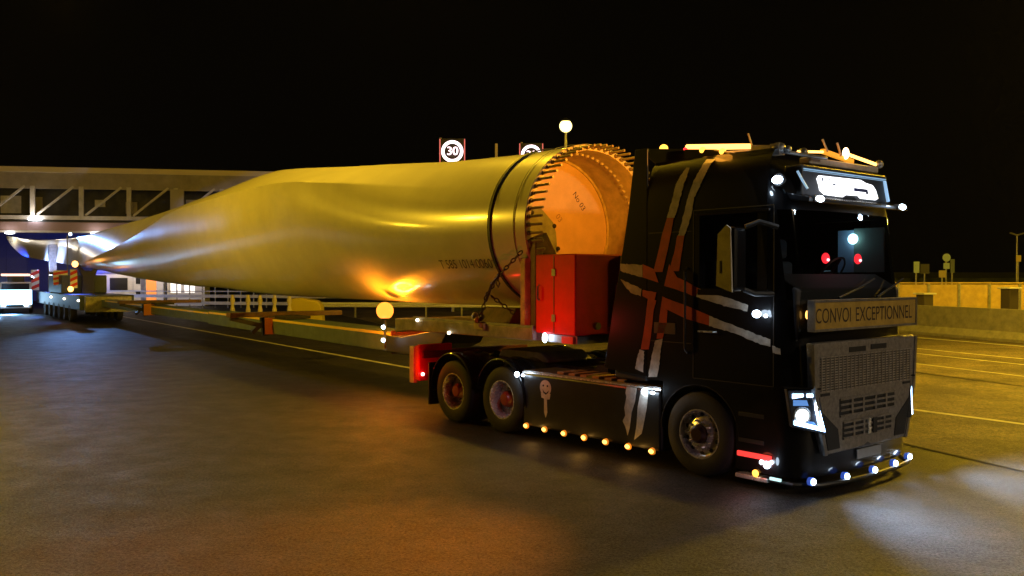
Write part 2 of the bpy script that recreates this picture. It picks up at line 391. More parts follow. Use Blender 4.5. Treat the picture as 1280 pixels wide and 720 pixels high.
added_arm_lamp((-27.5, 38), 14.5, 8, 'unseen mast lamp added with a long arm over the far blade', 1300)

# ============================================================ TRACTOR TRUCK
T = thing('tractor_truck', 'black tractor truck with red and white cross livery and rows of small lights', 'truck', TRUCK_LOC, TRUCK_ROT)
def lerp_tab(tab, z):
    if z <= tab[0][0]: return tab[0][1]
    for (a, va), (b, vb) in zip(tab, tab[1:]):
        if z <= b: return va+(vb-va)*(z-a)/(b-a)
    return tab[-1][1]
XF = [(.2, .12), (.5, .11), (1.1, .07), (1.7, .05), (2.2, .02), (3.25, -.12), (3.5, -.2), (3.68, -.34), (3.82, -.6), (3.92, -.95)]
HW = [(0, 1.25), (3.3, 1.25), (3.6, 1.235), (3.82, 1.17), (3.92, 1.08)]
XB = -2.22
def plan(z, xb=XB):
    xf = lerp_tab(XF, z); hw = lerp_tab(HW, z); r = .34; bow = .07; pts = []
    side = [xb, -1.62, -1.5, -1.38, -.55, -.42]
    for x in side:
        if x >= xb-1e-6: pts.append((x, -hw))
    for i in range(9):
        a = -PI/2+PI/2*i/8
        pts.append((xf-bow-r+r*math.cos(a), -hw+r+r*math.sin(a)))
    for i in range(1, 12):
        y = (-hw+r)+(2*(hw-r))*i/12; k = 1-(y/(hw-r))**2
        pts.append((xf-bow+bow*k, y))
    return pts+[(x, -y) for x, y in pts[::-1] if True] if False else pts
def fullplan(z, xb=XB):
    p = plan(z, xb); q = [(x, -y) for x, y in p[::-1]]
    # p runs rear-right -> front, across to nearly left; mirror only the corner and the left side
    ns = 6+9
    return p+[(x, -y) for x, y in p[:ns][::-1]]
zl = [1.12, 1.2, 1.7, 2.18, 2.3, 2.75, 3.12, 3.2, 3.3, 3.42, 3.55, 3.66, 3.75, 3.84, 3.9, 3.92]
loops = [fullplan(z) for z in zl]; NP = len(loops[0])
def iswin(k, j):
    z0, z1 = zl[j], zl[j+1]
    if 2.18 <= z0 and z1 <= 3.2:
        if 9 <= k < NP-1-9 : return 'screen'
    if 2.3 <= z0 and z1 <= 3.2 and (k == 3 or k == NP-2-3): return 'side'
    return None
shell = NB(); scr = NB(); sdw = [NB(), NB()]
def vgrid(bm, off=0): return [[bm.verts.new((x, y, z)) for x, y in lp] for lp, z in zip(loops, zl)]
gs, gw, g1, g2 = vgrid(shell), vgrid(scr), vgrid(sdw[0]), vgrid(sdw[1])
for j in range(len(zl)-1):
    for k in range(NP-1):
        t_ = iswin(k, j)
        g, bm_ = (gs, shell) if t_ is None else (gw, scr) if t_ == 'screen' else ((g1, sdw[0]) if k == 3 else (g2, sdw[1]))
        bm_.faces.new((g[j][k], g[j][k+1], g[j+1][k+1], g[j+1][k]))
    shell.faces.new((gs[j][0], gs[j][NP-1], gs[j+1][NP-1], gs[j+1][0]))
shell.faces.new(gs[-1]); 
for b_ in (scr, *sdw):
    bmesh.ops.delete(b_, geom=[v for v in b_.verts if not v.link_faces], context='VERTS')
cab = obj('cab_shell', shell, black, T, smooth=True)
obj('windscreen', scr, glass, T, smooth=True)
for b_ in sdw: obj('side_window', b_, sglass, T)
# cab floor, dashboard, seats, wheel, inner lamps
bm = NB(); box(bm, -2.15, -.1, -1.2, 1.2, 1.14, 1.2); obj('cab_floor', bm, interior, T)
bm = NB(); prism(bm, [(-.65, 1.7), (-.6, 2.42), (-.42, 2.48), (-.1, 2.3), (-.1, 1.7)], 'y', -1.15, 1.15); dash = obj('dashboard', bm, interior, T, bevel=.03)
for y in (-.62, .62):
    bm = NB(); box(bm, -1.5, -1.0, y-.25, y+.25, 1.6, 1.8); box(bm, -1.62, -1.45, y-.25, y+.25, 1.75, 2.65); box(bm, -1.6, -1.46, y-.13, y+.13, 2.68, 2.95)
    obj('seat', bm, interior, T, bevel=.05)
bm = NB(); lathe(bm, [(.21, 0), (.225, .015), (.24, 0), (.225, -.015), (.21, 0)], (0,0,0), 'z', 28)
bar(bm, (-.21, 0, 0), (.21, 0, 0), .03); bar(bm, (0, 0, 0), (0, -.21, 0), .03)
o = obj('steering_wheel', bm, dblack, T); o.location = (-.72, .6, 2.5); o.rotation_euler = (0, R(-55), 0)
for y in (-.14, .6):
    bm = NB(); ball(bm, (-.36, y, 2.665), .065, sx=.5, sy=1.15); ln = obj('red_dash_lamp', bm, ered, T, smooth=True)
    bm = NB(); ball(bm, (-.32, y-.01, 2.645), .018); obj('lamp_core', bm, emis('pink_core', (1, .5, .55), 4), ln)
light('dash_glow', 'POINT', (-.42, .2, 2.72), .5, (1, .03, .05), T, .04)
bm = NB(); box(bm, -2.12, -2.08, -1.1, 1.1, 2.1, 3.3); obj('rear_trim_panel', bm, interior, T)
bm = NB(); ball(bm, (-.7, 1.08, 2.94), .07, sy=.5); obj('cab_lamp', bm, emis('cab_lamp_lens', (.5, .9, 1), 7), T, smooth=True)
light('cab_lamp_light', 'POINT', (-.72, .85, 2.98), .9, (.45, .8, 1), T, .05)
bm = NB(); box(bm, -.72, -.3, 1.14, 1.16, 2.5, 3.08); obj('window_glow_panel', bm, mat('green_window_glow', (.12, .16, .13), .8), T)  # coloured panel stands in for the glow in the left window
bm = NB(); box(bm, -.95, -.72, 1.14, 1.16, 2.5, 3.06); obj('blue_glow_panel', bm, mat('blue_window_glow', (.25, .36, .5), .8), T)  # bluer part of the same painted window glow
# lower front and bumper
bl = [.2, .3, .5, .8, 1.12]
bm = NB(); rings = []
for z in bl:
    xf = lerp_tab(XF, z)-(0 if z > .25 else .03); hw = 1.25; r = .34; pts = [(-.84, -hw)]
    for i in range(9):
        a = -PI/2+PI/2*i/8; pts.append((xf-.07-r+r*math.cos(a), -hw+r+r*math.sin(a)))
    for i in range(1, 12):
        y = (-hw+r)+(2*(hw-r))*i/12; pts.append((xf-.07+.07*(1-(y/(hw-r))**2), y))
    pts += [(x, -y) for x, y in pts[:10][::-1]]
    rings.append([bm.verts.new((x, y, z)) for x, y in pts])
for r0, r1 in zip(rings, rings[1:]):
    for k in range(len(r0)-1): bm.faces.new((r0[k], r0[k+1], r1[k+1], r1[k]))
bm.faces.new(rings[0]); bm.faces.new(rings[-1])
bumper = obj('bumper', bm, black, T, smooth=True)
bm = NB(); tube(bm, [(-.5, -1.2, .13), (-.1, -1.2, .13), (.1, -1.0, .13), (.17, -.6, .13), (.2, 0, .13), (.17, .6, .13), (.1, 1.0, .13), (-.1, 1.2, .13)], .028, 8)
lb = obj('low_light_bar', bm, dblack, T, smooth=True)
for y in (-1.1, -.56, 0, .54, 1.06):
    x = .2-.1*abs(y)**2
    bm = NB(); cyl(bm, (x-.05, y, .18), (x-.004, y, .18), .045, .046); h_ = obj('bumper_lamp_with_halo', bm, emis('blue_halo_ring', (.08, .2, 1), .3), T)  # glowing collar stands in for the blue halo round the lens
    bm = NB(); ball(bm, (x+.01, y, .18), .036, sx=.6); obj('lens', bm, ewh, h_, smooth=True)
for y, pw in ((-1.0, 9), (-.3, 9), (.4, 9), (1.0, 9)):
    light('bumper_light', 'SPOT', (.32, y, .22), pw*1.2, (.3, .5, 1), T, .04, rot=(1, .3, -.35), size=R(135), blend=1)
# wheel arch panels and front fender
for s in (-1, 1):
    bm = NB(); c = (-1.39, .53); ra = .6
    poly = [(-.84, 1.12), (-.84, .53+math.sqrt(max(0, ra**2-.55**2)))]
    a0 = math.acos(.55/ra); pa = []
    for i in range(13):
        a = a0+(PI-2*a0)*i/12; pa.append((c[0]+ra*math.cos(a), c[1]+ra*math.sin(a)))
    poly = [(-.84, 1.118)]+pa+[(-1.96, pa[-1][1]), (-1.96, 1.118)]
    prism(bm, poly, 'y', s*1.246, s*1.18); obj('wheel_arch_panel', bm, black, T)
    bm = NB(); lathe(bm, [(.6, -.15), (.6, .15)], (-1.39, s*1.1, .53), 'y', 20, a0=0, a1=PI); obj('wheel_arch_liner', bm, dblack, T, solid=.01)
# grille
G = obj('grille', (lambda b: (prism(b, [(-1.14, 1.71), (-1.1, 1.1), (-.9, .45), (.9, .45), (1.1, 1.1), (1.14, 1.71)], 'x', .06, .165), b)[1])(NB()), grillem, T, bevel=.02)
G.location = (-.055, 0, 0)
slot = mat('grille_slot_dark', (.008, .008, .008), .6)
def fbox(name, y0, y1, z0, z1, d, m, par=G, x0=.160, **k):
    b_ = NB(); box(b_, x0, x0+d, y0, y1, z0, z1); return obj(name, b_, m, par, **k)
fbox('grille_slot', -.42, -.06, 1.575, 1.635, .012, slot); fbox('grille_slot', .06, .42, 1.585, 1.645, .012, slot)
fbox('grille_void', -1.02, 1.02, 1.155, 1.555, .0065, slot)
b_ = NB()
for i in range(24):   # fine upright mesh of the upper grille
    y = -1.0+i*2.0/23; box(b_, .165, .180, y-.006, y+.006, 1.16, 1.55)
for i in range(14):
    z = 1.165+i*.0292; box(b_, .1655, .176, -1.03, 1.03, z-.0075, z+.0075)
obj('mesh_screen', b_, mat('mesh_grey', (.36, .33, .3), .45, .5, noise=.35, nscale=9), G)
for (z0, z1, hw_, n) in ((.86, 1.05, .62, 3), (.6, .78, .55, 3)):
    fbox('grille_opening', -hw_, hw_, z0, z1, .01, slot)
    b_ = NB()
    for i in range(n+1):
        z = z0+(z1-z0)*i/n; box(b_, .165, .185, -hw_, hw_, z-.011, z+.011)
    for y in (-.6*hw_, -.2*hw_, .25*hw_, .65*hw_): box(b_, .166, .186, y-.02, y+.02, z0, z1)
    obj('grille_slats', b_, grillem, G)
for s in (-1, 1):
    b_ = NB(); prism(b_, [(s*.66, .72), (s*1.0, .95), (s*.86, .5), (s*.62, .5)], 'x', .16, .176); obj('grille_recess', b_, slot, G)
    fbox('grille_notch', s*.92-.09, s*.92+.09, 1.115, 1.145, .014, slot)
    b_ = NB(); prism(b_, [(s*1.12, 1.7), (s*1.17, 1.7), (s*1.13, 1.1), (s*.93, .45), (s*.88, .45), (s*1.08, 1.1)], 'x', .15, .18); obj('grille_edge_trim', b_, chrome if False else steel, G)
b_ = NB(); box(b_, .165, .2, -.03, .03, .6, .78); obj('centre_badge', b_, chrome, G, bevel=.01)
b_ = NB(); box(b_, .165, .195, .08, .17, .6, .78); obj('tow_cover', b_, slot, G)
b_ = NB(); box(b_, .12, .135, -.27, .27, .33, .44); obj('licence_plate', b_, mat('dull_plate', (.28, .3, .34), .5, noise=.2, nscale=9), T, bevel=.004)
# warning board on the nose
B = NB(); box(B, .08, .16, -1.14, 1.14, 1.85, 2.17); BD = obj('warning_board', B, boardy, T, bevel=.008); BD.location = (-.045, 0, 0)
B = NB()
for z0, z1 in ((1.835, 1.862), (2.158, 2.185)): box(B, .082, .172, -1.155, 1.155, z0, z1)
for y in (-1.15, 1.15): box(B, .084, .17, y-.014, y+.014, 1.862, 2.158)
obj('board_frame', B, steel, BD)
for wd_, u0 in (('CONVOI', -.76), ('EXCEPTIONNEL', .37)): text('board_lettering', wd_, .235, mat('board_letter_black', (.045, .025, .01), .7), BD, lambda u, v, u0=u0: Vector((.1635, u+u0, 2.0+v)), sx=.8)
# headlights
for s in (-1, 1):
    H = thing('headlight_pod', '', '') if False else None
    ang = R(38)
    M = Matrix.Translation((-.035, s*1.125, .93)) @ Matrix.Rotation(s*ang, 4, 'Z')
    # local: x outward, y across (s*y toward the wing), z up
    def HP(y, z, x=0): return M @ Vector((x, s*y, z))
    def hprism(poly, x0, x1):
        b = NB(); A_ = [b.verts.new(HP(y, z, x0)) for y, z in poly]; B_ = [b.verts.new(HP(y, z, x1)) for y, z in poly]; n = len(poly)
        for i in range(n): b.faces.new((A_[i], A_[(i+1)%n], B_[(i+1)%n], B_[i]))
        b.faces.new(A_); b.faces.new(B_[::-1]); return b
    hp = obj('headlight', hprism([(.2, .27), (-.15, .27), (-.25, -.24), (.14, -.15)], -.04, .06), dblack, T, bevel=.01)
    obj('light_strip', hprism([(-.02, .22), (-.12, .22), (-.225, -.2), (.12, -.12), (.12, -.075), (-.155, -.14), (-.09, .185), (-.02, .185)], .06, .075), edrl, hp)
    obj('light_strip', hprism([(.14, .22), (.02, .22), (.02, .19), (.14, .17)], .06, .075), edrl, hp)
    b = NB(); cyl(b, HP(.03, -.02, .055), HP(.03, -.02, .085), .075, .065, 20); obj('projector_lens', b, emis('projector_glow', (.75, .88, 1), 9), hp)
    b = NB(); cyl(b, HP(.03, -.02, .05), HP(.03, -.02, .07), .11, .09, 20); obj('reflector', b, chrome, hp)
    obj('inner_reflector', hprism([(.13, .15), (-.02, .15), (-.04, .09), (.13, .09)], .058, .068), emis('dim_blue_reflector', (.1, .25, .6), .9), hp)
    obj('inner_reflector', hprism([(.11, -.06), (-.1, -.09), (-.12, -.12), (.1, -.09)], .058, .068), MATS['dim_blue_reflector'], hp)
    obj('eyebrow', hprism([(.26, .31), (-.16, .285), (-.16, .272), (.24, .285)], -.02, .11), black, hp)
    light('headlight_beam', 'SPOT', HP(0, 0, .16), 1500, (.45, .65, 1), T, .06, rot=(1, .4, -.13), size=R(125), blend=1)
# side marker details near the front step
b = NB(); box(b, -.8, -.34, -1.285, -1.252, .36, .42); obj('red_step_light', b, emis('red_step_glow', (1, .06, .05), .9), T, bevel=.01)
light('step_glow', 'POINT', (-.55, -1.5, .3), 1.2, (1, .12, .05), T, .1)
for (x, z, r_, m_) in ((-.55, .19, .042, eam), (-.4, .31, .042, ewh), (-.47, .33, .026, ewh), (-.34, .35, .024, ewh)):
    b = NB(); ball(b, (x, -1.27, z), r_, sy=.6); obj('marker_lamp', b, m_, T, smooth=True)
b = NB(); box(b, -.84, -.4, -1.26, -1.1, .1, .15); obj('lower_step', b, chrome, T, bevel=.01)
b = NB(); box(b, -.36, -.22, -1.275, -1.25, .15, .18); obj('bumper_trim_light', b, emis('teal_trim_light', (.5, .8, .8), 1.2), T)
light('front_corner_light', 'POINT', (-.4, -1.55, .3), 1.5, W, T, .05)
# doors: shut lines, handle
for s in (-1, 1):
    b = NB(); y = s*1.2525
    for x in (-1.47, -.33): box(b, x-.006, x+.006, y-.002, y+.002, 1.2, 3.25)
    box(b, -1.47, -.33, y-.002, y+.002, 3.244, 3.256); box(b, -1.47, -.33, y-.002, y+.002, 1.196, 1.206)
    dr = obj('door_seam', b, rub, T)
    b = NB(); tube(b, [(-1.38, s*1.25, 1.78), (-1.36, s*1.29, 1.78), (-1.14, s*1.29, 1.78), (-1.12, s*1.25, 1.78)], .013); obj('door_handle', b, chrome, T, smooth=True)
    b = NB(); box(b, -1.4, -.42, s*1.256-.004, s*1.256+.004, 2.22, 2.29); obj('window_sill_trim', b, black, T)
    b = NB(); box(b, -1.43, -.38, s*1.26-.02, s*1.26+.02, 3.18, 3.22); obj('rain_deflector', b, black, T, bevel=.01)
# more shut lines, steps, handles, indicator
for s in (-1, 1):
    b = NB(); y = s*1.2525
    for z in (1.62,): box(b, -2.2, -1.5, y-.002, y+.002, z-.005, z+.005)
    box(b, -2.2, -1.5, y-.002, y+.002, 2.995, 3.005); obj('panel_seam', b, rub, T)
    b = NB(); tube(b, [(-1.56, s*1.25, 1.5), (-1.56, s*1.3, 1.55), (-1.56, s*1.3, 2.5), (-1.56, s*1.25, 2.55)], .014); obj('grab_handle', b, dblack, T, smooth=True)
    for z in (.52, .82):
        b = NB(); box(b, -.8, -.45, s*1.252, s*1.2, z, z+.05); obj('cab_step', b, dblack, T, bevel=.005)
    b = NB(); box(b, -2.1, -1.75, s*1.256, s*1.25, 1.72, 1.86); obj('side_badge', b, mat('badge_grey', (.2, .2, .2), .3, .8), T, bevel=.004)
    b = NB(); ball(b, (-.0, s*1.1, 2.02), .022, sz=2.2); obj('corner_indicator', b, ewarm, T, smooth=True)
b = NB(); tube(b, [(.03, -.5, 2.2), (.04, -.1, 2.3), (.05, .25, 2.42)], .012, 6); obj('wiper', b, rub, T)
b = NB(); tube(b, [(.03, .35, 2.2), (.04, .65, 2.3), (.05, .95, 2.42)], .012, 6); obj('wiper', b, rub, T)
# mirrors
for s in (-1, 1):
    b = NB()
    tube(b, [(-.3, s*1.22, 3.0), (-.42, s*1.4, 3.06), (-.52, s*1.52, 3.0)], .03); arm = obj('mirror_arm', b, dblack, T, smooth=True); b = NB(); tube(b, [(-.34, s*1.24, 2.25), (-.46, s*1.42, 2.25), (-.54, s*1.52, 2.3)], .03)
    arm = obj('mirror_arm', b, dblack, T, smooth=True)
    b = NB(); box(b, -.68, -.5, s*1.6-.14, s*1.6+.1, 2.28, 3.0); ms = obj('mirror_housing', b, black, T, bevel=.05)
    b = NB(); box(b, -.700, -.686, s*1.6-.11, s*1.6+.07, 2.34, 2.95); obj('mirror_glass', b, chrome, ms)
    b = NB(); prism(b, [(-.74, 2.34), (-.72, 2.92), (-.6, 3.02), (-.55, 2.98), (-.525, 2.27), (-.62, 2.3)], 'y', s*1.755, s*1.735); pc = obj('pale_mirror_cover', b, palewhite, ms)
    b = NB(); box(b, -.69, -.67, s*1.757-.003, s*1.757+.003, 2.48, 2.62); obj('cover_slot', b, slot, ms)
    b = NB(); ball(b, (-.5, s*1.33, 2.02), .055, sy=.7, sz=.8); ball(b, (-.4, s*1.3, 2.0), .02); obj('door_marker_lamp', b, ewh, T, smooth=True)
light('door_marker_light', 'POINT', (-.5, -1.45, 2.02), 1.2, W, T, .04)
# sun visor and backlit sign
b = NB(); prism(b, [(-.28, 3.4), (.03, 3.32), (.02, 3.27), (-.2, 3.3)], 'y', -1.12, 1.12); vis = obj('sun_visor', b, black, T, bevel=.01)
for y in (-.93, .93):
    b = NB(); box(b, -.02, .045, y-.1, y+.1, 3.275, 3.345); vl = obj('visor_lamp', b, dblack, T, bevel=.01)
    b = NB(); ball(b, (.045, y, 3.31), .05, sx=.4, sy=1.7, sz=.72); obj('lens', b, ewh, vl, smooth=True)
light('visor_light', 'POINT', (.2, -.93, 3.3), 3.5, W, T, .04); light('visor_light', 'POINT', (.2, .93, 3.3), 3.5, W, T, .04)
b = NB(); box(b, -.4, -.17, -.95, .95, 3.36, 3.72); sgn = obj('roof_sign', b, dblack, T, bevel=.02)
b = NB()
P_ = [(-.66, 3.57), (-.62, 3.61), (.3, 3.62), (.42, 3.59), (.58, 3.575), (.66, 3.52), (.72, 3.42), (.66, 3.395), (.3, 3.395), (.24, 3.425), (-.04, 3.42), (-.1, 3.39), (-.5, 3.395), (-.6, 3.44), (-.62, 3.5)]
prism(b, P_, 'x', -.168, -.16); obj('lit_panel', b, esign, sgn)
b = NB()
for (y0, y1, z0, z1) in ((.14, .46, 3.475, 3.515), (.42, .47, 3.455, 3.49), (-.46, .04, 3.517, 3.522), (-.5, -.2, 3.463, 3.468), (-.12, .1, 3.463, 3.468), (-.56, -.53, 3.55, 3.59), (-.42, -.4, 3.565, 3.59), (-.2, -.185, 3.53, 3.59), (-.33, -.27, 3.522, 3.535)):
    box(b, -.159, -.155, y0, y1, z0, z1)
obj('sign_mark', b, mat('sign_mark_blue', (.02, .02, .08), .5), sgn)
b = NB(); box(b, -.17, -.155, -.93, .9, 3.66, 3.672); box(b, -.17, -.155, -.93, .9, 3.645, 3.650); obj('edge_light', b, esignb, sgn)
b = NB(); bar(b, (-.16, .87, 3.645), (-.15, .95, 3.39), .03); obj('edge_light', b, emis('blue_side_light', (.3, .5, .75), .9), sgn)
light('sign_light', 'POINT', (.1, 0, 3.5), 2.5, (.7, .8, 1), T, .1)
# roof: spoiler, side deflectors
b = NB(); prism(b, [(-.75, 3.86), (-1.3, 4.0), (-2.5, 4.14), (-2.5, 4.08), (-2.25, 3.9), (-.9, 3.86)], 'y', -1.06, 1.06); obj('roof_spoiler', b, black, T, bevel=.02)
for s in (-1, 1):
    b = NB(); prism(b, [(-2.225, 1.15), (-3.0, 1.2), (-2.84, 2.0), (-2.7, 2.6), (-2.56, 3.3), (-2.44, 4.1), (-2.225, 4.1)], 'y', s*1.25, s*1.215); obj('side_deflector', b, black, T, bevel=.01)
b = NB(); box(b, -2.9, -2.3, -1.15, 1.15, 1.06, 2.35); obj('rear_cabinet', b, dblack, T, bevel=.03)
b = NB(); cyl(b, (-2.55, .95, 2.35), (-2.55, .95, 3.9), .08); obj('exhaust_stack', b, steel, T, smooth=True)
for y in (-.2, 0, .2):
    b = NB(); pts = [(-2.9-1.5*t_, y, 1.9-.9*math.sin(t_*PI*.5)+.15*t_) for t_ in [i/12 for i in range(13)]]
    tube(b, pts, .025, 6); obj('air_hose', b, redref if y == 0 else rub, T, smooth=True)
# roof lights on the side rail
b = NB(); tube(b, [(-1.85, -.98, 3.99), (-.85, -.98, 3.93), (-.5, -.98, 3.9), (-.32, -.95, 3.86), (-.22, -.8, 3.83), (-.2, -.4, 3.83)], .022); tube(b, [(-1.7, -.98, 3.98), (-1.7, -.98, 3.85)], .018); tube(b, [(-.6, -.98, 3.91), (-.6, -.98, 3.84)], .018)
rail = obj('roof_rail', b, steel, T, smooth=True)
b = NB(); cyl(b, (-1.78, -1.0, 4.08), (-.83, -1.0, 3.985), .036, .032, 12); sb = obj('amber_light_bar', b, eambar, T, smooth=True)
b = NB(); bar(b, (-.8, -1.0, 3.965), (-.52, -1.0, 3.93), .06); obj('light_bar_bracket', b, palewhite, T)
b = NB(); ball(b, (-.45, -1.0, 3.92), .07, sx=1.3); ball(b, (-.33, -.98, 3.9), .04); box(b, -.52, -.4, -1.06, -.94, 3.84, 3.97); obj('air_horn', b, steel, T, smooth=True)
for (x, z) in ((-1.5, 4.01), (-1.2, 3.96), (-.93, 3.88)):
    b = NB(); ball(b, (x, -1.04, z), .042); obj('roof_beacon', b, eam, T, smooth=True)
b = NB(); ball(b, (-1.78, -1.02, 4.04), .04); obj('roof_tail_lamp', b, ered, T, smooth=True)
light('roof_amber_light', 'POINT', (-1.3, -1.15, 4.1), 5, A, T, .12)
light('amber_ground_fill', 'SPOT', (-1.3, -1.25, 4.1), 5500, (1, .25, .015), T, .1, rot=(-.3, -5.2, -3.9), size=R(46), blend=1)  # added spot that throws an amber pool on the near road
bm = NB(); cyl(bm, (-2.6, -.5, 4.1), (-2.6, -.5, 4.16), .09, .08); cyl(bm, (-2.45, -.5, 4.11), (-2.6, -.5, 4.11), .03); bs_ = obj('beacon_base', bm, dblack, T)
bm = NB(); ball(bm, (-2.6, -.5, 4.2), .06); obj('roof_beacon', bm, eam, T, smooth=True)
light('roof_amber_light', 'SPOT', (-2.7, -.5, 4.25), 330, (1, .36, .02), T, .1, rot=(-1, .1, -.02), size=R(78), blend=.3)
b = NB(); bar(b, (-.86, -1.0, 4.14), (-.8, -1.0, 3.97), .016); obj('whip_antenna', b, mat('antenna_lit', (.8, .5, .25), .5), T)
for (x0, y0, z0, x1, y1, z1) in ((-.3, -.32, 4.07, -.28, -.24, 3.93), (-.3, 0, 4.06, -.28, .06, 3.9)):
    b = NB(); bar(b, (x0, y0, z0), (x1, y1, z1), .018); obj('whip_antenna', b, MATS['antenna_lit'], T)
b = NB(); box(b, -.42, -.28, -.62, .95, 3.76, 3.84); obj('roof_board', b, mat('roof_board_grey', (.4, .37, .33), .6, noise=.3), T, bevel=.015)
b = NB(); cyl(b, (-.32, -.8, 3.885), (-.32, -.25, 3.93), .015); obj('front_light_bar', b, emis('front_bar_amber', (1, .5, .12), 3.5), T, smooth=True)
b = NB(); cyl(b, (-.32, .25, 3.95), (-.32, .98, 3.875), .02); fb = obj('front_light_bar', b, emis('front_bar_amber', (1, .5, .12), 3.5), T, smooth=True)
b = NB(); bar(b, (-.33, -.28, 3.94), (-.33, .4, 3.87), .05); obj('bar_housing', b, emis('dull_amber_glow', (1, .4, .03), .7), T)
b = NB(); ball(b, (-.3, .2, 3.95), .04, sz=1.8); obj('roof_beacon', b, emis('pale_amber_lens', (1, .8, .45), 5), T, smooth=True)
light('front_amber_light', 'POINT', (-.2, .2, 4.1), 4, A, T, .06)
for y in (1.0, -.72):
    b = NB(); ball(b, (-.3, y, 3.88), .055); obj('roof_horn', b, steel, T, smooth=True)
# corner work lamp
b = NB(); lathe(b, [(.0, -.04), (.07, -.03), (.08, .01), (.07, .02)], (-.3, -1.2, 3.53), 'y', 20, sgn=-1); wl = obj('corner_lamp', b, dblack, T, smooth=True)
b = NB(); ball(b, (-.3, -1.235, 3.53), .07, sy=.35, sz=.66); obj('lens', b, ewh, wl, smooth=True)
light('corner_light', 'POINT', (-.3, -1.4, 3.52), 2.5, W, T, .04)
b = NB(); tube(b, [(-.12, -1.12, 3.62), (-.06, -1.1, 3.5), (-.03, -1.06, 3.42)], .014); obj('edge_light', b, esignb, T)
# livery
rows = {
'VLp': [((-1.64,3.797),(-1.592,3.792)),((-1.724,3.673),(-1.603,3.662)),((-1.758,3.576),(-1.639,3.566)),((-1.8,3.435),(-1.675,3.426)),((-1.857,3.26),(-1.731,3.253)),((-1.886,3.184),(-1.765,3.177))],
'VLr': [((-1.886,3.184),(-1.779,3.178)),((-1.962,2.996),(-1.822,2.991)),((-2.026,2.773),(-1.879,2.769)),((-2.115,2.501),(-1.96,2.501))],
'VRp': [((-1.365,3.878),(-1.231,3.865)),((-1.4,3.774),(-1.284,3.763)),((-1.459,3.671),(-1.324,3.66)),((-1.514,3.524),(-1.39,3.514)),((-1.56,3.418),(-1.458,3.411)),((-1.61,3.246),(-1.485,3.239)),((-1.679,3.03),(-1.567,3.025)),((-1.702,2.953),(-1.609,2.95))],
'VRr': [((-1.722,2.954),(-1.609,2.95)),((-1.764,2.767),(-1.645,2.764)),((-1.849,2.512),(-1.692,2.511))],
'BLr': [((-2.205,2.17),(-2.06,2.138)),((-2.229,2.008),(-2.107,2.012)),((-2.256,1.823),(-2.128,1.829)),((-2.295,1.637),(-2.158,1.645)),((-2.326,1.496),(-2.188,1.505))],
'BLp': [((-2.341,1.495),(-2.264,1.477)),((-2.387,1.376),(-2.27,1.385)),((-2.425,1.234),(-2.278,1.199))],
'BRr': [((-1.988,2.061),(-1.877,2.014)),((-2.023,1.833),(-1.891,1.839)),((-2.058,1.65),(-1.958,1.656))],
'BRp': [((-2.076,1.626),(-1.958,1.656)),((-2.112,1.51),(-1.987,1.518)),((-2.157,1.324),(-2.007,1.336)),((-2.193,1.149),(-2.045,1.162))],
'aTLr': [((-2.298,2.606),(-2.297,2.433)),((-2.1,2.536),(-2.025,2.365))],
'aTLp': [((-2.695,2.611),(-2.69,2.516)),((-2.58,2.609),(-2.58,2.491)),((-2.298,2.594),(-2.297,2.433))],
'aTRr': [((-1.85,2.601),(-1.93,2.328)),((-1.72,2.434),(-1.762,2.289)),((-1.565,2.379),(-1.564,2.237)),((-1.373,2.294),(-1.44,2.195))],
'aTRp': [((-1.373,2.294),(-1.427,2.195)),((-1.159,2.243),(-1.159,2.136)),((-.927,2.184),(-.977,2.088)),((-.665,2.117),(-.677,2.045))],
'aBLp': [((-2.69,2.409),(-2.579,2.292)),((-2.516,2.351),(-2.484,2.223)),((-2.312,2.283),(-2.327,2.19))],
'aBLr': [((-2.297,2.272),(-2.297,2.191)),((-2.06,2.24),(-2.099,2.115))],
'aBRr': [((-1.959,2.19),(-1.988,2.038)),((-1.877,2.165),(-1.871,2.024)),((-1.564,2.083),(-1.563,1.919)),((-1.224,1.974),(-1.224,1.857))],
'aBRp': [((-1.224,1.974),(-1.223,1.85)),((-1.002,1.908),(-1.002,1.809)),((-.775,1.849),(-.799,1.765)),((-.555,1.784),(-.567,1.691)),((-.366,1.733),(-.365,1.647))],
'aDp': [((-.345,1.665),(-.335,1.586)),((-.238,1.641),(-.231,1.572))]}
for k_, rr in rows.items():
    b = NB(); prev = None; m_ = stripered if k_.endswith('r') else palestripe
    off = .006+.0015*(len(k_) % 3)+(.002 if k_.endswith('p') else 0)
    # subdivide so the decal follows the tapering cab side
    dense = []
    for (p0, q0), (p1, q1) in zip(rr, rr[1:]):
        for i in range(6):
            t_ = i/6; dense.append([(p0[c]*(1-t_)+p1[c]*t_) for c in (0, 1)]+[(q0[c]*(1-t_)+q1[c]*t_) for c in (0, 1)])
    dense.append([*rr[-1][0], *rr[-1][1]])
    for i, (x0, z0, x1, z1) in enumerate(dense):
        j = .006 if k_.endswith('p') else .002
        q = [Vector((x0+random.uniform(-j, j), 0, z0)), Vector((x1+random.uniform(-j, j), 0, z1))] if not k_.startswith('a') else [Vector((x0, 0, z0+random.uniform(-j, j))), Vector((x1, 0, z1+random.uniform(-j, j)))]
        for v in q: v.y = -(lerp_tab(HW, v.z)+off)
        q = [b.verts.new(v) for v in q]
        if prev: b.faces.new((prev[0], prev[1], q[1], q[0]))
        prev = q
    obj('livery_stripe', b, m_, T)
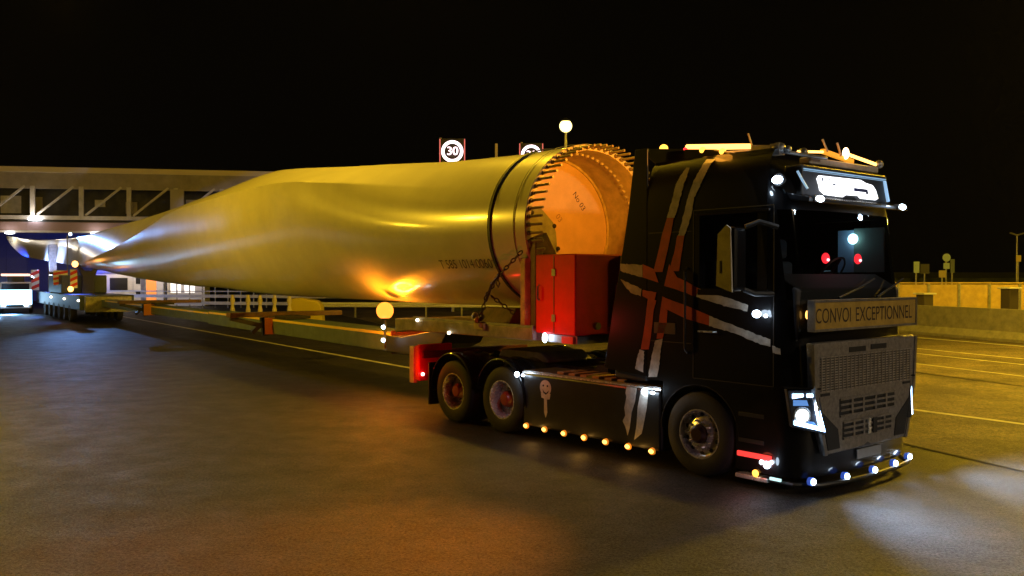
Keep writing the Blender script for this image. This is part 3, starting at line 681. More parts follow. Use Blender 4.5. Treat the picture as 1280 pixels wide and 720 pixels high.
# wheels
def wheel(x, y, s, kind, par=T):
    c = (x, y, .52)
    bm = NB()
    lathe(bm, [(.29, -.14), (.33, -.155), (.46, -.15), (.505, -.125), (.52, -.08), (.52, .08), (.505, .125), (.46, .15), (.33, .155), (.29, .14), (.29, -.14)], c, 'y', 48, sgn=s)
    for g in (-.05, .0, .05): pass
    wob = obj('wheel', bm, tyrem, par, smooth=True)
    bm = NB()
    if kind == 'front':
        lathe(bm, [(.30, .13), (.305, .15), (.29, .15), (.275, .09), (.25, .07), (.2, .10), (.12, .13), (.11, .0)], c, 'y', 40, sgn=s)
        for k in range(10):
            a = 2*PI*k/10; cyl(bm, (x+.165*math.cos(a), y+s*.1, .52+.165*math.sin(a)), (x+.165*math.cos(a), y+s*.165, .52+.165*math.sin(a)), .017, .012, 8)
        obj('rim', bm, chrome, wob, smooth=True)
        for k in range(10):
            bm = NB(); a = 2*PI*(k+.5)/10; cyl(bm, (x+.232*math.cos(a), y+s*.078, .52+.232*math.sin(a)), (x+.232*math.cos(a), y+s*.09, .52+.232*math.sin(a)), .026, .026, 10)
            obj('rim_hole', bm, slot, wob)
        bm = NB(); lathe(bm, [(.115, .08), (.11, .17), (.08, .2), (.0, .2)], c, 'y', 24, sgn=s); obj('hub', bm, mat('dark_red_hub', (.04, .012, .01), .4), wob, smooth=True)
    else:
        lathe(bm, [(.30, .13), (.305, .15), (.29, .15), (.27, .05), (.25, -.03), (.17, -.05), (.12, -.05)], c, 'y', 40, sgn=s)
        for k in range(10):
            a = 2*PI*k/10; cyl(bm, (x+.165*math.cos(a), y-s*.05, .52+.165*math.sin(a)), (x+.165*math.cos(a), y+s*.0, .52+.165*math.sin(a)), .016, .012, 8)
        obj('rim', bm, chrome, wob, smooth=True)
        bm = NB(); lathe(bm, [(.13, -.06), (.12, .06), (.09, .1), (.0, .11)], c, 'y', 24, sgn=s); obj('hub', bm, redhub, wob, smooth=True)
    return wob
for s in (-1, 1):
    wheel(-1.39, s*1.09, s, 'front')
    for x in (-5.25, -6.55):
        wheel(x, s*1.09, s, 'rear'); wheel(x, s*.75, s, 'rear')
        bm = NB(); lathe(bm, [(.585, -.02), (.61, 0), (.6, .1), (.62, .12), (.6, .14), (.6, .34), (.62, .36), (.6, .38), (.6, .64)], (x, s*1.27, .56), 'y', 28, sgn=-s, a0=R(-8 if x > -6 else 8), a1=R(172 if x > -6 else 188)); obj('mudguard', bm, black, T, smooth=True, solid=.012)
    bm = NB(); box(bm, -7.28, -7.25, s*1.25, s*.7, .22, .95); obj('mud_flap', bm, rub, T)
for x in (-1.39, -5.25, -6.55):
    bm = NB(); cyl(bm, (x, -1.0, .52), (x, 1.0, .52), .08); obj('axle', bm, dblack, T)
bm = NB()
for s in (-1, 1): box(bm, -7.5, -.3, s*.42-.04, s*.42+.04, .78, 1.05)
for x in (-7.4, -6, -4.6, -3.4, -.6): box(bm, x-.06, x+.06, -.38, .38, .82, 1.0)
obj('chassis_frame', bm, dblack, T)
bm = NB(); prism(bm, [(-6.3, 1.06), (-6.2, 1.22), (-5.2, 1.22), (-5.0, 1.1), (-5.0, 1.06)], 'y', -.48, .48); obj('fifth_wheel', bm, steel, T, bevel=.02)
bm = NB(); cyl(bm, (-3.6, -.7, 1.0), (-3.6, .7, 1.0), .16); obj('air_tank', bm, dblack, T, smooth=True)
# side skirts, walkway, lamps
for s in (-1, 1):
    bm = NB(); box(bm, -4.72, -1.98, s*1.25, s*.72, .2, 1.0); sk = obj('side_skirt', bm, skirtm, T, bevel=.04)
    bm = NB(); box(bm, -4.7, -2.0, s*1.24, s*.6, 1.004, 1.03); obj('walkway_plate', bm, steel, T)
    bm = NB(); box(bm, -4.72, -1.98, s*1.256, s*1.236, .992, 1.012); obj('skirt_edge_trim', bm, chrome, T)
    for i in range(7):
        x = -4.62+i*2.5/6
        bm = NB(); cyl(bm, (x, s*1.25, .2), (x, s*1.281, .2), .047, .043); sl = obj('skirt_lamp_with_halo', bm, emis('amber_halo_ring', (1, .3, .02), .55), T)  # glowing collar imitates the orange fringe round each lens
        bm = NB(); ball(bm, (x, s*1.285, .2), .034, sx=1.25, sy=.5, sz=.85); obj('lens', bm, ewarm, sl, smooth=True)
    for x in (-4.82, -2.24):
        bm = NB(); ball(bm, (x, s*1.28, .955), .048, sy=.6, sz=.9); ball(bm, (x+.14, s*1.28, .955), .03, sx=1.2, sy=.6, sz=.7); obj('side_lamp', bm, ewh, T, smooth=True)
for x in (-4.4, -3.4, -2.4): light('skirt_light', 'POINT', (x, -1.36, .16), 1.3, (1, .5, .1), T, .05)
for x in (-4.75, -2.2): light('side_light', 'POINT', (x, -1.42, .95), 1.6, W, T, .04)
for i in range(6):   # tan strips drawn for the striped reflection on the walkway
    x = -4.0+i*.24; bm = NB(); box(bm, x, x+.13, -1.2, -.72, 1.031, 1.06); obj('walkway_glint', bm, mat('tan_reflection', (.4, .26, .12), .7, noise=.4), T)
# skirt decals: pale emblem and torn stripes
def decal(name, poly, m_, y=-1.2535):
    bm = NB(); prism(bm, poly, 'y', y, y+.002); return obj(name, bm, m_, T)
cx_, cz_ = -4.2, .81
sk_ = [(cx_+.125*math.cos(a), cz_+.115*math.sin(a)) for a in [i*2*PI/20 for i in range(20)]]
decal('round_emblem', sk_, palewhite)
decal('emblem_jaw', [(cx_-.1, cz_-.08), (cx_+.11, cz_-.08), (cx_+.09, cz_-.16), (cx_+.03, cz_-.17), (cx_+.04, cz_-.36), (cx_+.005, cz_-.44), (cx_-.03, cz_-.36), (cx_-.03, cz_-.16), (cx_-.09, cz_-.15)], palewhite, -1.2528)
for dx in (-.045, .045): decal('emblem_mark', [(cx_+dx+.018*math.cos(a), cz_+.03+.016*math.sin(a)) for a in [i*PI/4 for i in range(8)]], slot, -1.2562)
decal('emblem_mark', [(cx_-.06, cz_-.02), (cx_-.03, cz_-.06), (cx_+.02, cz_-.075), (cx_+.075, cz_-.03), (cx_+.06, cz_-.07), (cx_+.01, cz_-.1), (cx_-.045, cz_-.075)], slot, -1.2562)
decal('torn_stripe', [(-2.58, .985), (-2.4, .985), (-2.43, .8), (-2.49, .65), (-2.52, .45), (-2.56, .34), (-2.6, .45), (-2.65, .52), (-2.6, .6), (-2.62, .7), (-2.58, .85), (-2.6, .9)], palestripe)
decal('torn_stripe', [(-2.33, .93), (-2.2, .93), (-2.22, .75), (-2.27, .55), (-2.31, .4), (-2.44, .3), (-2.4, .5), (-2.38, .75)], palestripe)
# rear lamp board of the tractor
bm = NB(); box(bm, -7.62, -7.55, -1.25, -.55, .6, 1.24); obj('tail_board', bm, red, T, bevel=.01)
bm = NB(); box(bm, -7.66, -7.56, -1.262, -1.252, .62, 1.22); obj('tail_stripe', bm, redref, T)
bm = NB(); box(bm, -7.86, -7.72, -1.26, -1.18, .55, 1.2); obj('tail_marker_board', bm, palewhite, T, bevel=.005)
bm = NB(); box(bm, -7.74, -7.5, -1.2, 1.2, 1.0, 1.12); obj('rear_crossmember', bm, darkred, T)
for (x, y, z) in ((-7.54, -1.0, .72),): 
    bm = NB(); ball(bm, (x+.02, y-.2, z), .03); obj('tail_lamp', bm, emis('pink_lens', (1, .6, .5), 6), T, smooth=True)
light('tail_light', 'POINT', (-7.45, -1.5, .85), 5, (1, .02, .01), T, .05)
light('tail_light', 'POINT', (-6.0, -1.45, .75), .0001, (1, .02, .01), T, .05)

# ============================================================ BLADE TRAILER
Q = thing('blade_trailer', 'low telescopic trailer with red headboard carrying the turbine blade', 'trailer', KP, TL_ROT)
bm = NB(); prism(bm, [(1.45, 1.68), (-2.2, 1.68), (-2.9, 1.66), (-2.9, 1.4), (-2.3, 1.46), (1.45, 1.5)], 'y', -1.27, 1.27); obj('gooseneck_deck', bm, deckm, Q, bevel=.015)
bm = NB(); prism(bm, [(1.45, 1.683), (-2.2, 1.683), (-2.2, 1.72), (1.45, 1.72)], 'y', -1.27, -1.2); obj('deck_side_rail', bm, steel, Q)
bm = NB(); prism(bm, [(-2.3, 1.46), (-2.9, 1.4), (-4.2, 1.2), (-4.9, 1.2), (-4.9, .85), (-3.6, .85), (-2.6, 1.15)], 'y', -.45, .45); obj('gooseneck_slope', bm, dblack, Q, bevel=.02)
bm = NB(); box(bm, 1.5, 2.42, -1.25, 1.25, 1.62, 2.76); hb = obj('headboard_box', bm, red, Q, bevel=.02)
bm = NB()
for y in (-.42, .42): box(bm, 2.42, 2.44, y-.02, y+.02, 1.64, 2.74)
for z in (2.2,): box(bm, 2.42, 2.445, -.4, -.1, z-.02, z+.02)
obj('door_rib', bm, darkred, hb)
bm = NB(); box(bm, 1.93, 1.95, -1.256, -1.25, 1.64, 2.74); obj('box_seam', bm, darkred, hb)
for z in (1.85, 2.5):
    bm = NB(); box(bm, 1.9, 1.98, -1.266, -1.252, z-.05, z+.05); obj('box_hinge', bm, steel, hb)
bm = NB(); tube(bm, [(1.6, -1.26, 2.1), (1.6, -1.29, 2.12), (1.6, -1.29, 2.3), (1.6, -1.26, 2.32)], .012); obj('box_handle', bm, steel, hb)
for y in (-.9, 0, .9):
    bm = NB(); cyl(bm, (2.44, y, 1.75), (2.5, y, 1.75), .05); obj('air_coupling', bm, steel, hb)
bm = NB(); box(bm, 1.46, 2.4, -1.2, 1.2, 1.5, 1.61); obj('headboard_base', bm, steel, Q)
bm = NB(); ball(bm, (1.75, -1.27, 1.56), .06, sy=.5, sz=1.2, sx=.75); obj('marker_lamp', bm, ewh, Q, smooth=True)
bm = NB(); box(bm, 2.1, 2.35, -1.24, -1.2, 1.5, 1.6); obj('red_reflector', bm, redref, Q)
bm = NB(); box(bm, -18, -4.7, -.4, .4, .85, 1.27); obj('telescopic_beam', bm, beamm, Q, bevel=.02)
bm = NB(); box(bm, -37.5, -17.8, -.34, .34, .88, 1.24); obj('telescopic_beam', bm, beamm, Q, bevel=.02)
bm = NB(); box(bm, -17.9, -4.75, -.406, -.402, 1.2, 1.262); obj('reflective_tape', bm, refyel, Q)
bm = NB(); box(bm, -36, -18, -.346, -.342, 1.17, 1.225); obj('reflective_tape', bm, refyel, Q)
bm = NB(); box(bm, -4.72, -4.68, -.42, .42, .82, 1.3); obj('beam_collar', bm, darkred, Q)
for x0, tk in ((-12.1, .13), (-26.5, .13)):
    bm = NB(); box(bm, x0-.18, x0+.18, -1.55, 1.7, 1.32, 1.32+tk); cb = obj('cross_bolster', bm, rust, Q, bevel=.01)
    bm = NB(); bar(bm, (x0, -1.5, 1.3), (x0, -.35, 1.0), .12); bar(bm, (x0, -.9, .88), (x0, -.45, 1.28), .1); bar(bm, (x0-.1, -.55, 1.3), (x0-.05, -.5, .8), .16); obj('bolster_brace', bm, dblack, cb)
    bm = NB(); box(bm, x0+.2, x0+.23, -.62, -.2, .84, 1.3); obj('reflector_board', bm, refor, cb)
    bm = NB(); box(bm, x0+.3, x0+1.1, -.36, .36, 1.29, 1.36); obj('saddle_pad', bm, rub, cb)
# amber beacon on the trailer flank
bp = (-4.6, -.62)
bm = NB(); cyl(bm, (*bp, .95), (*bp, 1.62), .025); obj('beacon_post', bm, steel, Q)
bm = NB(); ball(bm, (*bp, 1.73), .18, n=20); obj('beacon_lens', bm, ebeac, Q, smooth=True)
bm = NB(); cyl(bm, (*bp, 1.55), (*bp, 1.6), .1, .09); obj('beacon_base', bm, dblack, Q)
light('red_box_fill', 'POINT', (1.95, -2.0, 1.75), 14, (1, .05, .04), Q, .05)  # added light without a lamp, reddens the headboard box side
light('beacon_light', 'POINT', (bp[0], bp[1], 1.73), 1200, (1, .27, .01), Q, .2)
for z in (1.39, 1.12):
    bm = NB(); ball(bm, (bp[0], bp[1]-.04, z), .04); obj('marker_lamp', bm, ewh, Q, smooth=True)
for (x, z) in ((-2.0, 1.66), (-.9, 1.49)):
    bm = NB(); ball(bm, (x, -1.29, z), .028); obj('marker_lamp', bm, emis('warm_white_lens', (1, .85, .6), 8), Q, smooth=True)
# root support frame
bm = NB()
box(bm, 1.14, 1.26, -1.27, -1.15, 1.7, 2.72); 
bar(bm, (1.2, -1.2, 2.7), (1.25, -1.0, 2.2), .1)
obj('root_support_post', bm, yel, Q, bevel=.01)
bm = NB(); box(bm, 1.14, 1.26, 1.15, 1.27, 1.7, 2.72); obj('root_support_post', bm, yel, Q)
bm = NB(); box(bm, 1.32, 1.46, 1.08, 1.22, 1.7, 3.02); obj('root_frame', bm, rust, Q, bevel=.01)
bm = NB(); box(bm, 1.32, 1.46, -1.22, -1.08, 1.7, 3.02); prism(bm, [(-1.22, 3.02), (-1.0, 3.1), (-.55, 2.35), (-.75, 2.3)], 'x', 1.34, 1.44); obj('root_frame', bm, rust, Q, bevel=.01)
bm = NB(); prism(bm, [(-1.1, 1.7), (-.95, 1.95), (-.5, 1.88), (.5, 1.88), (.95, 1.95), (1.1, 1.7)], 'x', -.3, .6); obj('root_saddle', bm, rust, Q, bevel=.02)

# steered rear dolly
D = thing('steering_dolly', 'dark rear steering dolly with chevron boards under the blade tip', 'dolly', tl(-37, 0, 0), TL_ROT)
bm = NB(); box(bm, -17, -.3, -1.3, 1.3, .7, 1.45); obj('dolly_deck', bm, mat('dolly_dark_blue_grey', (.05, .07, .12), .5, noise=.3), D, bevel=.03)
bm = NB(); box(bm, -.3, .1, -1.1, 1.1, .6, 1.4); obj('front_frame', bm, steel, D, bevel=.02)
for i in range(6):
    for s in (-1, 1):
        x = -3.5-i*1.9
        bm = NB(); lathe(bm, [(.2, -.14), (.42, -.16), (.46, -.1), (.46, .1), (.42, .16), (.2, .14), (.05, .1), (.001, .1)], (x, s*1.15, .46), 'y', 24, sgn=s); obj('wheel', bm, tyrem, D, smooth=True)
bm = NB(); box(bm, -15.8, -15.3, -.75, -.3, 1.45, 4.5); obj('support_post', bm, steel, D, bevel=.02)
bm = NB(); prism(bm, [(-.35, 1.45), (-.3, 2.4), (-.6, 3.1), (-.5, 3.15), (-.2, 2.75), (.2, 2.75), (.5, 3.15), (.6, 3.1), (.3, 2.4), (.35, 1.45)], 'x', -6, -5.6); obj('blade_clamp', bm, dblack, D, bevel=.02)
bm = NB(); box(bm, -12, -7, -1.2, 1.2, 1.46, 2.5); obj('power_pack', bm, MATS['dolly_dark_blue_grey'], D, bevel=.05)
def chevron(x, y, z, wd, h):
    bm = NB(); box(bm, x, x+.04, y-wd/2, y+wd/2, z-h/2, z+h/2); cbd = obj('chevron_board', bm, white, D)
    for k in range(3):
        z0 = z-h/2+h*(k/3); bm = NB(); prism(bm, [(y-wd/2, z0), (y-wd/2, z0+h/6), (y+wd/2, z0+h/3), (y+wd/2, z0+h/6)], 'x', x+.041, x+.046); obj('chevron_stripe', bm, redref, cbd)
chevron(-8.0, -1.1, 2.35, .75, .85); chevron(-3.4, -1.1, 2.3, .35, 1.0); chevron(-15.0, -1.6, 2.2, .45, 1.3)
for (x, y, z, r_) in ((-3.9, -.95, 3.1, .16), (-3.4, -1.25, 1.75, .14)):
    bm = NB(); ball(bm, (x, y, z), r_, sz=1.1); obj('dolly_beacon', bm, emis('dolly_beacon_lens', (1, .45, .1), 5), D, smooth=True)
    light('dolly_beacon_light', 'POINT', (x, y, z), 22, (1, .3, .05), D, r_+.03)
for x in (-.4, -5, -10):
    bm = NB(); ball(bm, (x, -1.34, 1.2), .06); obj('marker_lamp', bm, MATS['warm_white_lens'], D, smooth=True)
bm = NB(); cyl(bm, (-10.3, -.4, 1.45), (-10.3, -.4, 4.9), .035); obj('added_lamp_mast', bm, steel, D, smooth=True)  # mast put up to carry one of the added floods
# blue floods added on the dolly to brighten blade tip and deck
for (x, y, z, d_, pw, c_, sz_) in ((-10.2, -.27, 4.98, (1, -.01, .0), 3000, (.2, .42, 1), 44), (-14.2, -1.9, 2.3, (-.1, .9, 1), 1500, (.35, .48, 1), 105), (-12.5, -1.0, 2.62, (.1, -.2, -1), 900, (.1, .25, 1), 130), (-4.6, -.8, 2.62, (0, -.3, -1), 500, (.08, .2, 1), 130)):
    bm = NB(); box(bm, x-.12, x+.12, y-.1, y+.1, z-.1, z+.08); fl = obj('added_flood', bm, dblack, D)
    dv = Vector(d_).normalized(); c0 = Vector((x, y, z))
    bm = NB(); cyl(bm, c0+dv*.06, c0+dv*.14, .08, .09); obj('added_lamp_lens', bm, eflood, fl)
    light('blue_fill_light', 'SPOT', c0+dv*.18, pw, c_, D, .06, rot=d_, size=R(sz_), blend=.5)

# ============================================================ WIND TURBINE BLADE
BL = thing('wind_turbine_blade', 'huge pale wind turbine blade lying root forward on the trailer', 'turbine blade', KP, TL_ROT)
ST = [ # x, ztop, zbot, halfwidth, crestz, blend, lateral
(1.3, 4.5, 1.92, 1.29, 3.9, 0, 0), (.5, 4.51, 1.92, 1.3, 3.9, 0, 0), (-.9, 4.56, 1.92, 1.31, 3.95, 0, 0), (-3, 4.69, 1.9, 1.31, 4.15, .2, 0),
(-5, 4.86, 1.9, 1.3, 4.38, .5, 0), (-6.5, 4.98, 1.9, 1.28, 4.53, .8, 0), (-8, 5.1, 1.9, 1.26, 4.66, 1, 0), (-9.6, 5.24, 1.9, 1.22, 4.75, 1, 0), (-11.2, 5.37, 1.9, 1.18, 4.78, 1, 0), (-12.7, 5.45, 1.91, 1.14, 4.79, 1, 0),
(-14.8, 5.41, 1.95, 1.07, 4.79, 1, 0), (-17.8, 5.28, 2.05, .96, 4.78, 1, 0), (-20.8, 5.19, 2.08, .85, 4.74, 1, 0), (-24.35, 5.07, 2.16, .72, 4.46, 1, 0), (-28.5, 4.98, 2.29, .6, 4.1, 1, 0), (-32, 4.93, 2.43, .5, 3.86, 1, 0),
(-35.7, 4.88, 2.6, .43, 3.62, 1, 0), (-40, 4.82, 2.82, .36, 3.36, 1, 0), (-45.5, 4.78, 3.0, .28, 3.12, 1, 0), (-52, 4.84, 3.3, .22, 3.36, 1, -.1), (-58, 5.0, 3.6, .16, 3.66, 1, -.6), (-62, 5.2, 3.95, .1, 4.0, 1, -1.2), (-65, 5.45, 4.8, .05, 4.85, 1, -1.7), (-66, 5.55, 5.45, .02, 5.5, 1, -1.95)]
def cat(a, b, c, d, t): return .5*((2*b)+(-a+c)*t+(2*a-5*b+4*c-d)*t*t+(-a+3*b-3*c+d)*t**3)
fine_st = []
for i in range(len(ST)-1):
    p = [ST[max(0, i-1)], ST[i], ST[i+1], ST[min(len(ST)-1, i+2)]]
    for k in range(4):
        t_ = k/4; fine_st.append([ST[i][0]+(ST[i+1][0]-ST[i][0])*t_]+[cat(*[q[c] for q in p], t_) for c in range(1, 7)])
fine_st.append(list(ST[-1]))
def section(s):
    x, zt, zb, w_, zc, bl_, ly = s; bl_ = max(0, min(1, bl_)); c = (zt+zb)/2; h = (zt-zb)/2; pts = []
    ac = math.acos(max(-1, min(1, (zc-c)/h)))
    N = 14
    for t_ in [i/N for i in range(N)]+[.975]:            # top -> crest on the near flank
        a = ac*t_; e = (-w_*math.sin(a), c+h*math.cos(a))
        f = (-w_*t_, zt+(zc-zt)*(t_**1.15)); pts.append((e[0]*(1-bl_)+f[0]*bl_, e[1]*(1-bl_)+f[1]*bl_))
    M_ = 22
    for t_ in [0, .012]+[i/M_ for i in range(1, M_+1)]:          # crest -> bottom
        a = ac+(PI-ac)*t_; e = (-w_*math.sin(a), c+h*math.cos(a))
        q_ = t_*PI/2; fy = -w_*math.cos(q_)*(1+.06*math.sin(2*q_))
        f = (fy, zc+(zb-zc)*(.35*t_+.65*math.sin(q_))); pts.append((e[0]*(1-bl_)+f[0]*bl_, e[1]*(1-bl_)+f[1]*bl_))
    for i in range(1, 28):
        a = PI+PI*i/28; pts.append((-w_*math.sin(a)*(1-.3*bl_), c+h*math.cos(a)))
    return [(x, y+ly, z) for y, z in pts]
bm = NB(); rings = [[bm.verts.new(p) for p in section(s)] for s in fine_st]
CREST = [Vector(section(s)[15]) for s in fine_st if s[5] > .9 and s[0] > -50]
for r0, r1 in zip(rings, rings[1:]):
    n = len(r0)
    for k in range(n): bm.faces.new((r0[k], r0[(k+1)%n], r1[(k+1)%n], r1[k]))
bm.faces.new(rings[-1])
bs = obj('blade_shell', bm, bladem, BL, smooth=True)
for e_ in bs.data.edges: e_.use_edge_sharp = False
for e_ in bs.data.edges:
    a_, b_ = (bs.data.vertices[v].co for v in e_.vertices)
    if abs(a_.x-b_.x) > .2 and any(abs(a_.x-p.x) < 1e-3 and (a_-p).length < 2e-3 for p in CREST) and any((b_-p).length < 2e-3 for p in CREST): e_.use_edge_sharp = True
RC = 3.21
bm = NB(); lathe(bm, [(1.2, 0), (1.2, 1.0), (1.2, 1.3), (1.29, 1.302), (1.3, 1.29)], (0, 0, RC), 'x', 72); obj('root_flange', bm, mat('root_flange_laminate', (.5, .4, .2), .5, noise=.3, nscale=6), BL, smooth=True)
bm = NB(); ball(bm, (0,0,0), .001) if False else None
cv = [bm.verts.new((.3, 1.2*math.cos(a), RC+1.2*math.sin(a))) for a in [2*PI*i/64 for i in range(64)]]; bm.faces.new(cv)
bk = obj('root_bulkhead', bm, bladedirt, BL)
bm = NB(); lathe(bm, [(1.16, .3), (1.16, .325), (1.2, .33)], (0,0,RC), 'x', 64); obj('bulkhead_rim', bm, yel, bk)
hy, hz = -.38, RC-.22
bm = NB(); prism(bm, [(hy+.44*math.cos(a)*(.8 if abs(math.sin(a)) > .75 else 1), hz+.6*math.sin(a)) for a in [2*PI*i/20+.3 for i in range(20)]], 'x', .303, .33); ht = obj('access_hatch', bm, platem, bk, bevel=.006)
bm = NB(); prism(bm, [(hy-.02, hz+.1), (hy+.12, hz+.05), (hy+.06, hz-.3), (hy-.08, hz-.24)], 'x', .331, .345); obj('hatch_label', bm, bladedirt, ht)
bm = NB()
for a in (35, 100, 160, 215, 330, 350): ball(bm, (.335, hy+.46*math.cos(R(a)), hz+.5*math.sin(R(a))), .038)
obj('hatch_bolt', bm, rub, ht)
mk = mat('stencil_ink', (.05, .03, .02), .7)
text('bulkhead_marking', 'No 03', .14, mk, bk, lambda u, v: Vector((.304, .55+u*.62+v*.78, RC+.5-u*.78+v*.62)))
text('bulkhead_marking', '03', .14, bladedirt and mat('faint_ink', (.35, .2, .08), .7), bk, lambda u, v: Vector((.304, .12+u*.62+v*.78, RC+.2-u*.78+v*.62)))
studm = mat('stud_steel', (.2, .15, .08), .5, .3); 
NS = 64
st_me = None
for i in range(NS):
    a = 2*PI*i/NS
    if st_me is None:
        bm = NB(); cyl(bm, (0,0,0), (.34,0,0), .02, .02, 8); cyl(bm, (.0,0,0), (.05,0,0), .034, .034, 6)
        o = obj('stud', bm, studm, BL, smooth=True); st_me = o.data
    else:
        o = bpy.data.objects.new('stud', st_me); COL.objects.link(o); o.parent = BL
    o.location = (1.303, 1.245*math.cos(a), RC+1.245*math.sin(a))
for i in range(24):
    a = R(-30)+R(120)*i/23
    bm = NB(); cyl(bm, (.92, 1.2*math.cos(a), RC+1.2*math.sin(a)), (.92, 1.165*math.cos(a), RC+1.165*math.sin(a)), .036, .03, 8); obj('inner_cap', bm, mat('pale_cap', (.4, .33, .2), .6), BL)
def band(name, x, r0, wd, m_, par=BL):
    bm = NB(); rg = []
    for dx, rr in ((-wd/2, 1.0), (-wd/2, r0), (wd/2, r0), (wd/2, 1.0)):
        s = fine_st[0]; 
        ring = []
        for i in range(72):
            a = 2*PI*i/72; ring.append(bm.verts.new((x+dx, 1.3*rr*math.cos(a), 3.225+1.3*rr*math.sin(a))))
        rg.append(ring)
    for r_0, r_1 in zip(rg, rg[1:]):
        for k in range(72): bm.faces.new((r_0[k], r_0[(k+1)%72], r_1[(k+1)%72], r_1[k]))
    return obj(name, bm, m_, par, smooth=True)
band('rubber_strap', .35, 1.018, .07, rub); band('root_seam', 1.0, 1.004, .02, mat('seam_grey', (.3, .27, .15), .6))
def onblade(u, v):
    a = (v-.62)/1.33; return Vector((-.55+u, -1.333*math.cos(a), 3.24+1.333*math.sin(a)))
text('serial_marking', 'T 585 1014 0060', .235, mk, BL, onblade, sx=1.0)

# lashing chains and hook
def chain(name, lab, pts, r=.02, hooks=()):
    bm = NB()
    for p0, p1 in zip(pts, pts[1:]):
        p0 = Vector(p0); p1 = Vector(p1); L = (p1-p0).length; n = max(1, int(L/.085)); d = (p1-p0)/n; dn = d.normalized(); s_ = dn.orthogonal().normalized(); u_ = dn.cross(s_)
        for i in range(n):
            c = p0+d*(i+.5); a = s_ if i % 2 else u_
            loop = [c+dn*.052*math.cos(t_)+a*.026*math.sin(t_) for t_ in [2*PI*k/10 for k in range(11)]]
            tube(bm, loop, .011, 5)
    return obj(name, bm, chainm, None)
LC = thing('lashing_chain', 'dark lashing chain with tensioner hooked from trailer deck to blade root frame', 'chain', tl(0, -1.27, 1.72), TL_ROT)
def lchain(pts):
    o = chain('chain_links', '', pts); o.parent = LC; return o
lchain([(.05, -.03, .0), (.35, -.08, .42), (.72, -.12, .72)]); lchain([(.72, -.12, .72), (1.18, 0, 1.1)]); lchain([(.38, -.02, .42), (.85, .1, .15)])
bm = NB(); tube(bm, [(.3, -.06, .34), (.55, -.12, .6), (.78, -.14, .74)], .022); tube(bm, [(.74, -.14, .68), (.8, -.14, .62), (.76, -.14, .56), (.7, -.14, .62), (.74, -.14, .68)], .012); obj('tensioner', bm, chainm, LC, smooth=True)
bm = NB(); box(bm, -.08, .2, -.05, -.01, -.12, -.02); ball(bm, (0, -.04, .02), .05); ball(bm, (.12, -.05, -.05), .04); obj('deck_hook', bm, yel, LC)
bm = NB(); ball(bm, (-.35, .15, .06), .06, sz=1.3); obj('white_shackle', bm, whitepl, LC)

# ============================================================ FAR LEFT: FOOTBRIDGE, SIGNS, TOLL AREA
def bridge():
    t = thing('footbridge', 'covered steel truss footbridge spanning the road behind the blade tip', 'bridge', (0, 0, 0))
    a = at(-60, 260, 66); b = at(420, 272, 71)
    d = Vector((b.x-a.x, b.y-a.y, 0)); L = d.length; ang = math.atan2(d.y, d.x)
    t.location = (a.x, a.y, 0); t.rotation_euler = (0, 0, ang)
    def Z(py, Y): return 2.45+(345-py)/1100*Y
    zt0, zt1 = Z(209, 67), Z(226, 71)
    def B(name, m_, f, **k): bm = NB(); f(bm); return obj(name, bm, m_, t, **k)
    B('roof_edge', mat('bridge_roof_edge', (.6, .52, .42), .5), lambda b: box(b, 0, L, -.15, .15, 10.35, 10.75))
    B('roof_fascia', mat('bridge_fascia', (.3, .26, .22), .6, noise=.3, nscale=.8), lambda b: box(b, 0, L, -.05, .1, 9.1, 10.35))
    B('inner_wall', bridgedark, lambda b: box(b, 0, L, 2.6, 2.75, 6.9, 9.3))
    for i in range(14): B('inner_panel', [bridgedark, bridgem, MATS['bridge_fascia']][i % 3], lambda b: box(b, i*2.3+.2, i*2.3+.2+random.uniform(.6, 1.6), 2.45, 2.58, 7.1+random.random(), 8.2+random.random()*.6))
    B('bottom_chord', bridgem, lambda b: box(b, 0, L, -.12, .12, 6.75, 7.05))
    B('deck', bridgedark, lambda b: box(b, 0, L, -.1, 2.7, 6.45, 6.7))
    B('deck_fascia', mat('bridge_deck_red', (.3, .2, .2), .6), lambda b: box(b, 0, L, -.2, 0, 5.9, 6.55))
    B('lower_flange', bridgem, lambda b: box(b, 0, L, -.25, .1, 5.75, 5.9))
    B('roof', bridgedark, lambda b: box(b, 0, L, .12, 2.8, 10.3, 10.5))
    xs = [2.2+i*3.45 for i in range(int(L/3.45))]
    for i, x in enumerate(xs):
        B('post', bridgem, lambda b: box(b, x-.16, x+.16, -.11, .11, 7.05, 9.3))
        if i < 5: B('diagonal', bridgem, lambda b: bar(b, (x+.3, 0, 7.1), (x+2.9, 0, 9.3), .16))
    B('end_panel', mat('bridge_end_panel', (.36, .32, .26), .6), lambda b: box(b, 15.6, 16.6, -.14, .14, 7.05, 9.2))
    for x in (7.0, ): 
        for yy in (0,): B('support_leg', bridgem, lambda b: box(b, x+6.3, x+6.6, .3, .8, 0, 5.8)); B('support_leg', redref, lambda b: box(b, x+5.7, x+6.1, .3, .7, 3.2, 5.8))
    for px in (40, 10, 113): 
        x = (px+60)/480*L
        z = 6.75 if px == 40 else 5.7
        bm = NB(); ball(bm, (x, -.3, z), .32 if px == 40 else .22, sz=.35, sx=1.6); obj('bridge_lamp', bm, emis('bridge_lamp_lens', (.9, .95, 1), 12), t, smooth=True)
        light('bridge_light', 'POINT', (x, -.9, z-.3 if px != 40 else z+.5), 45, (1, .85, .65), t, .2)
    return t
bridge()
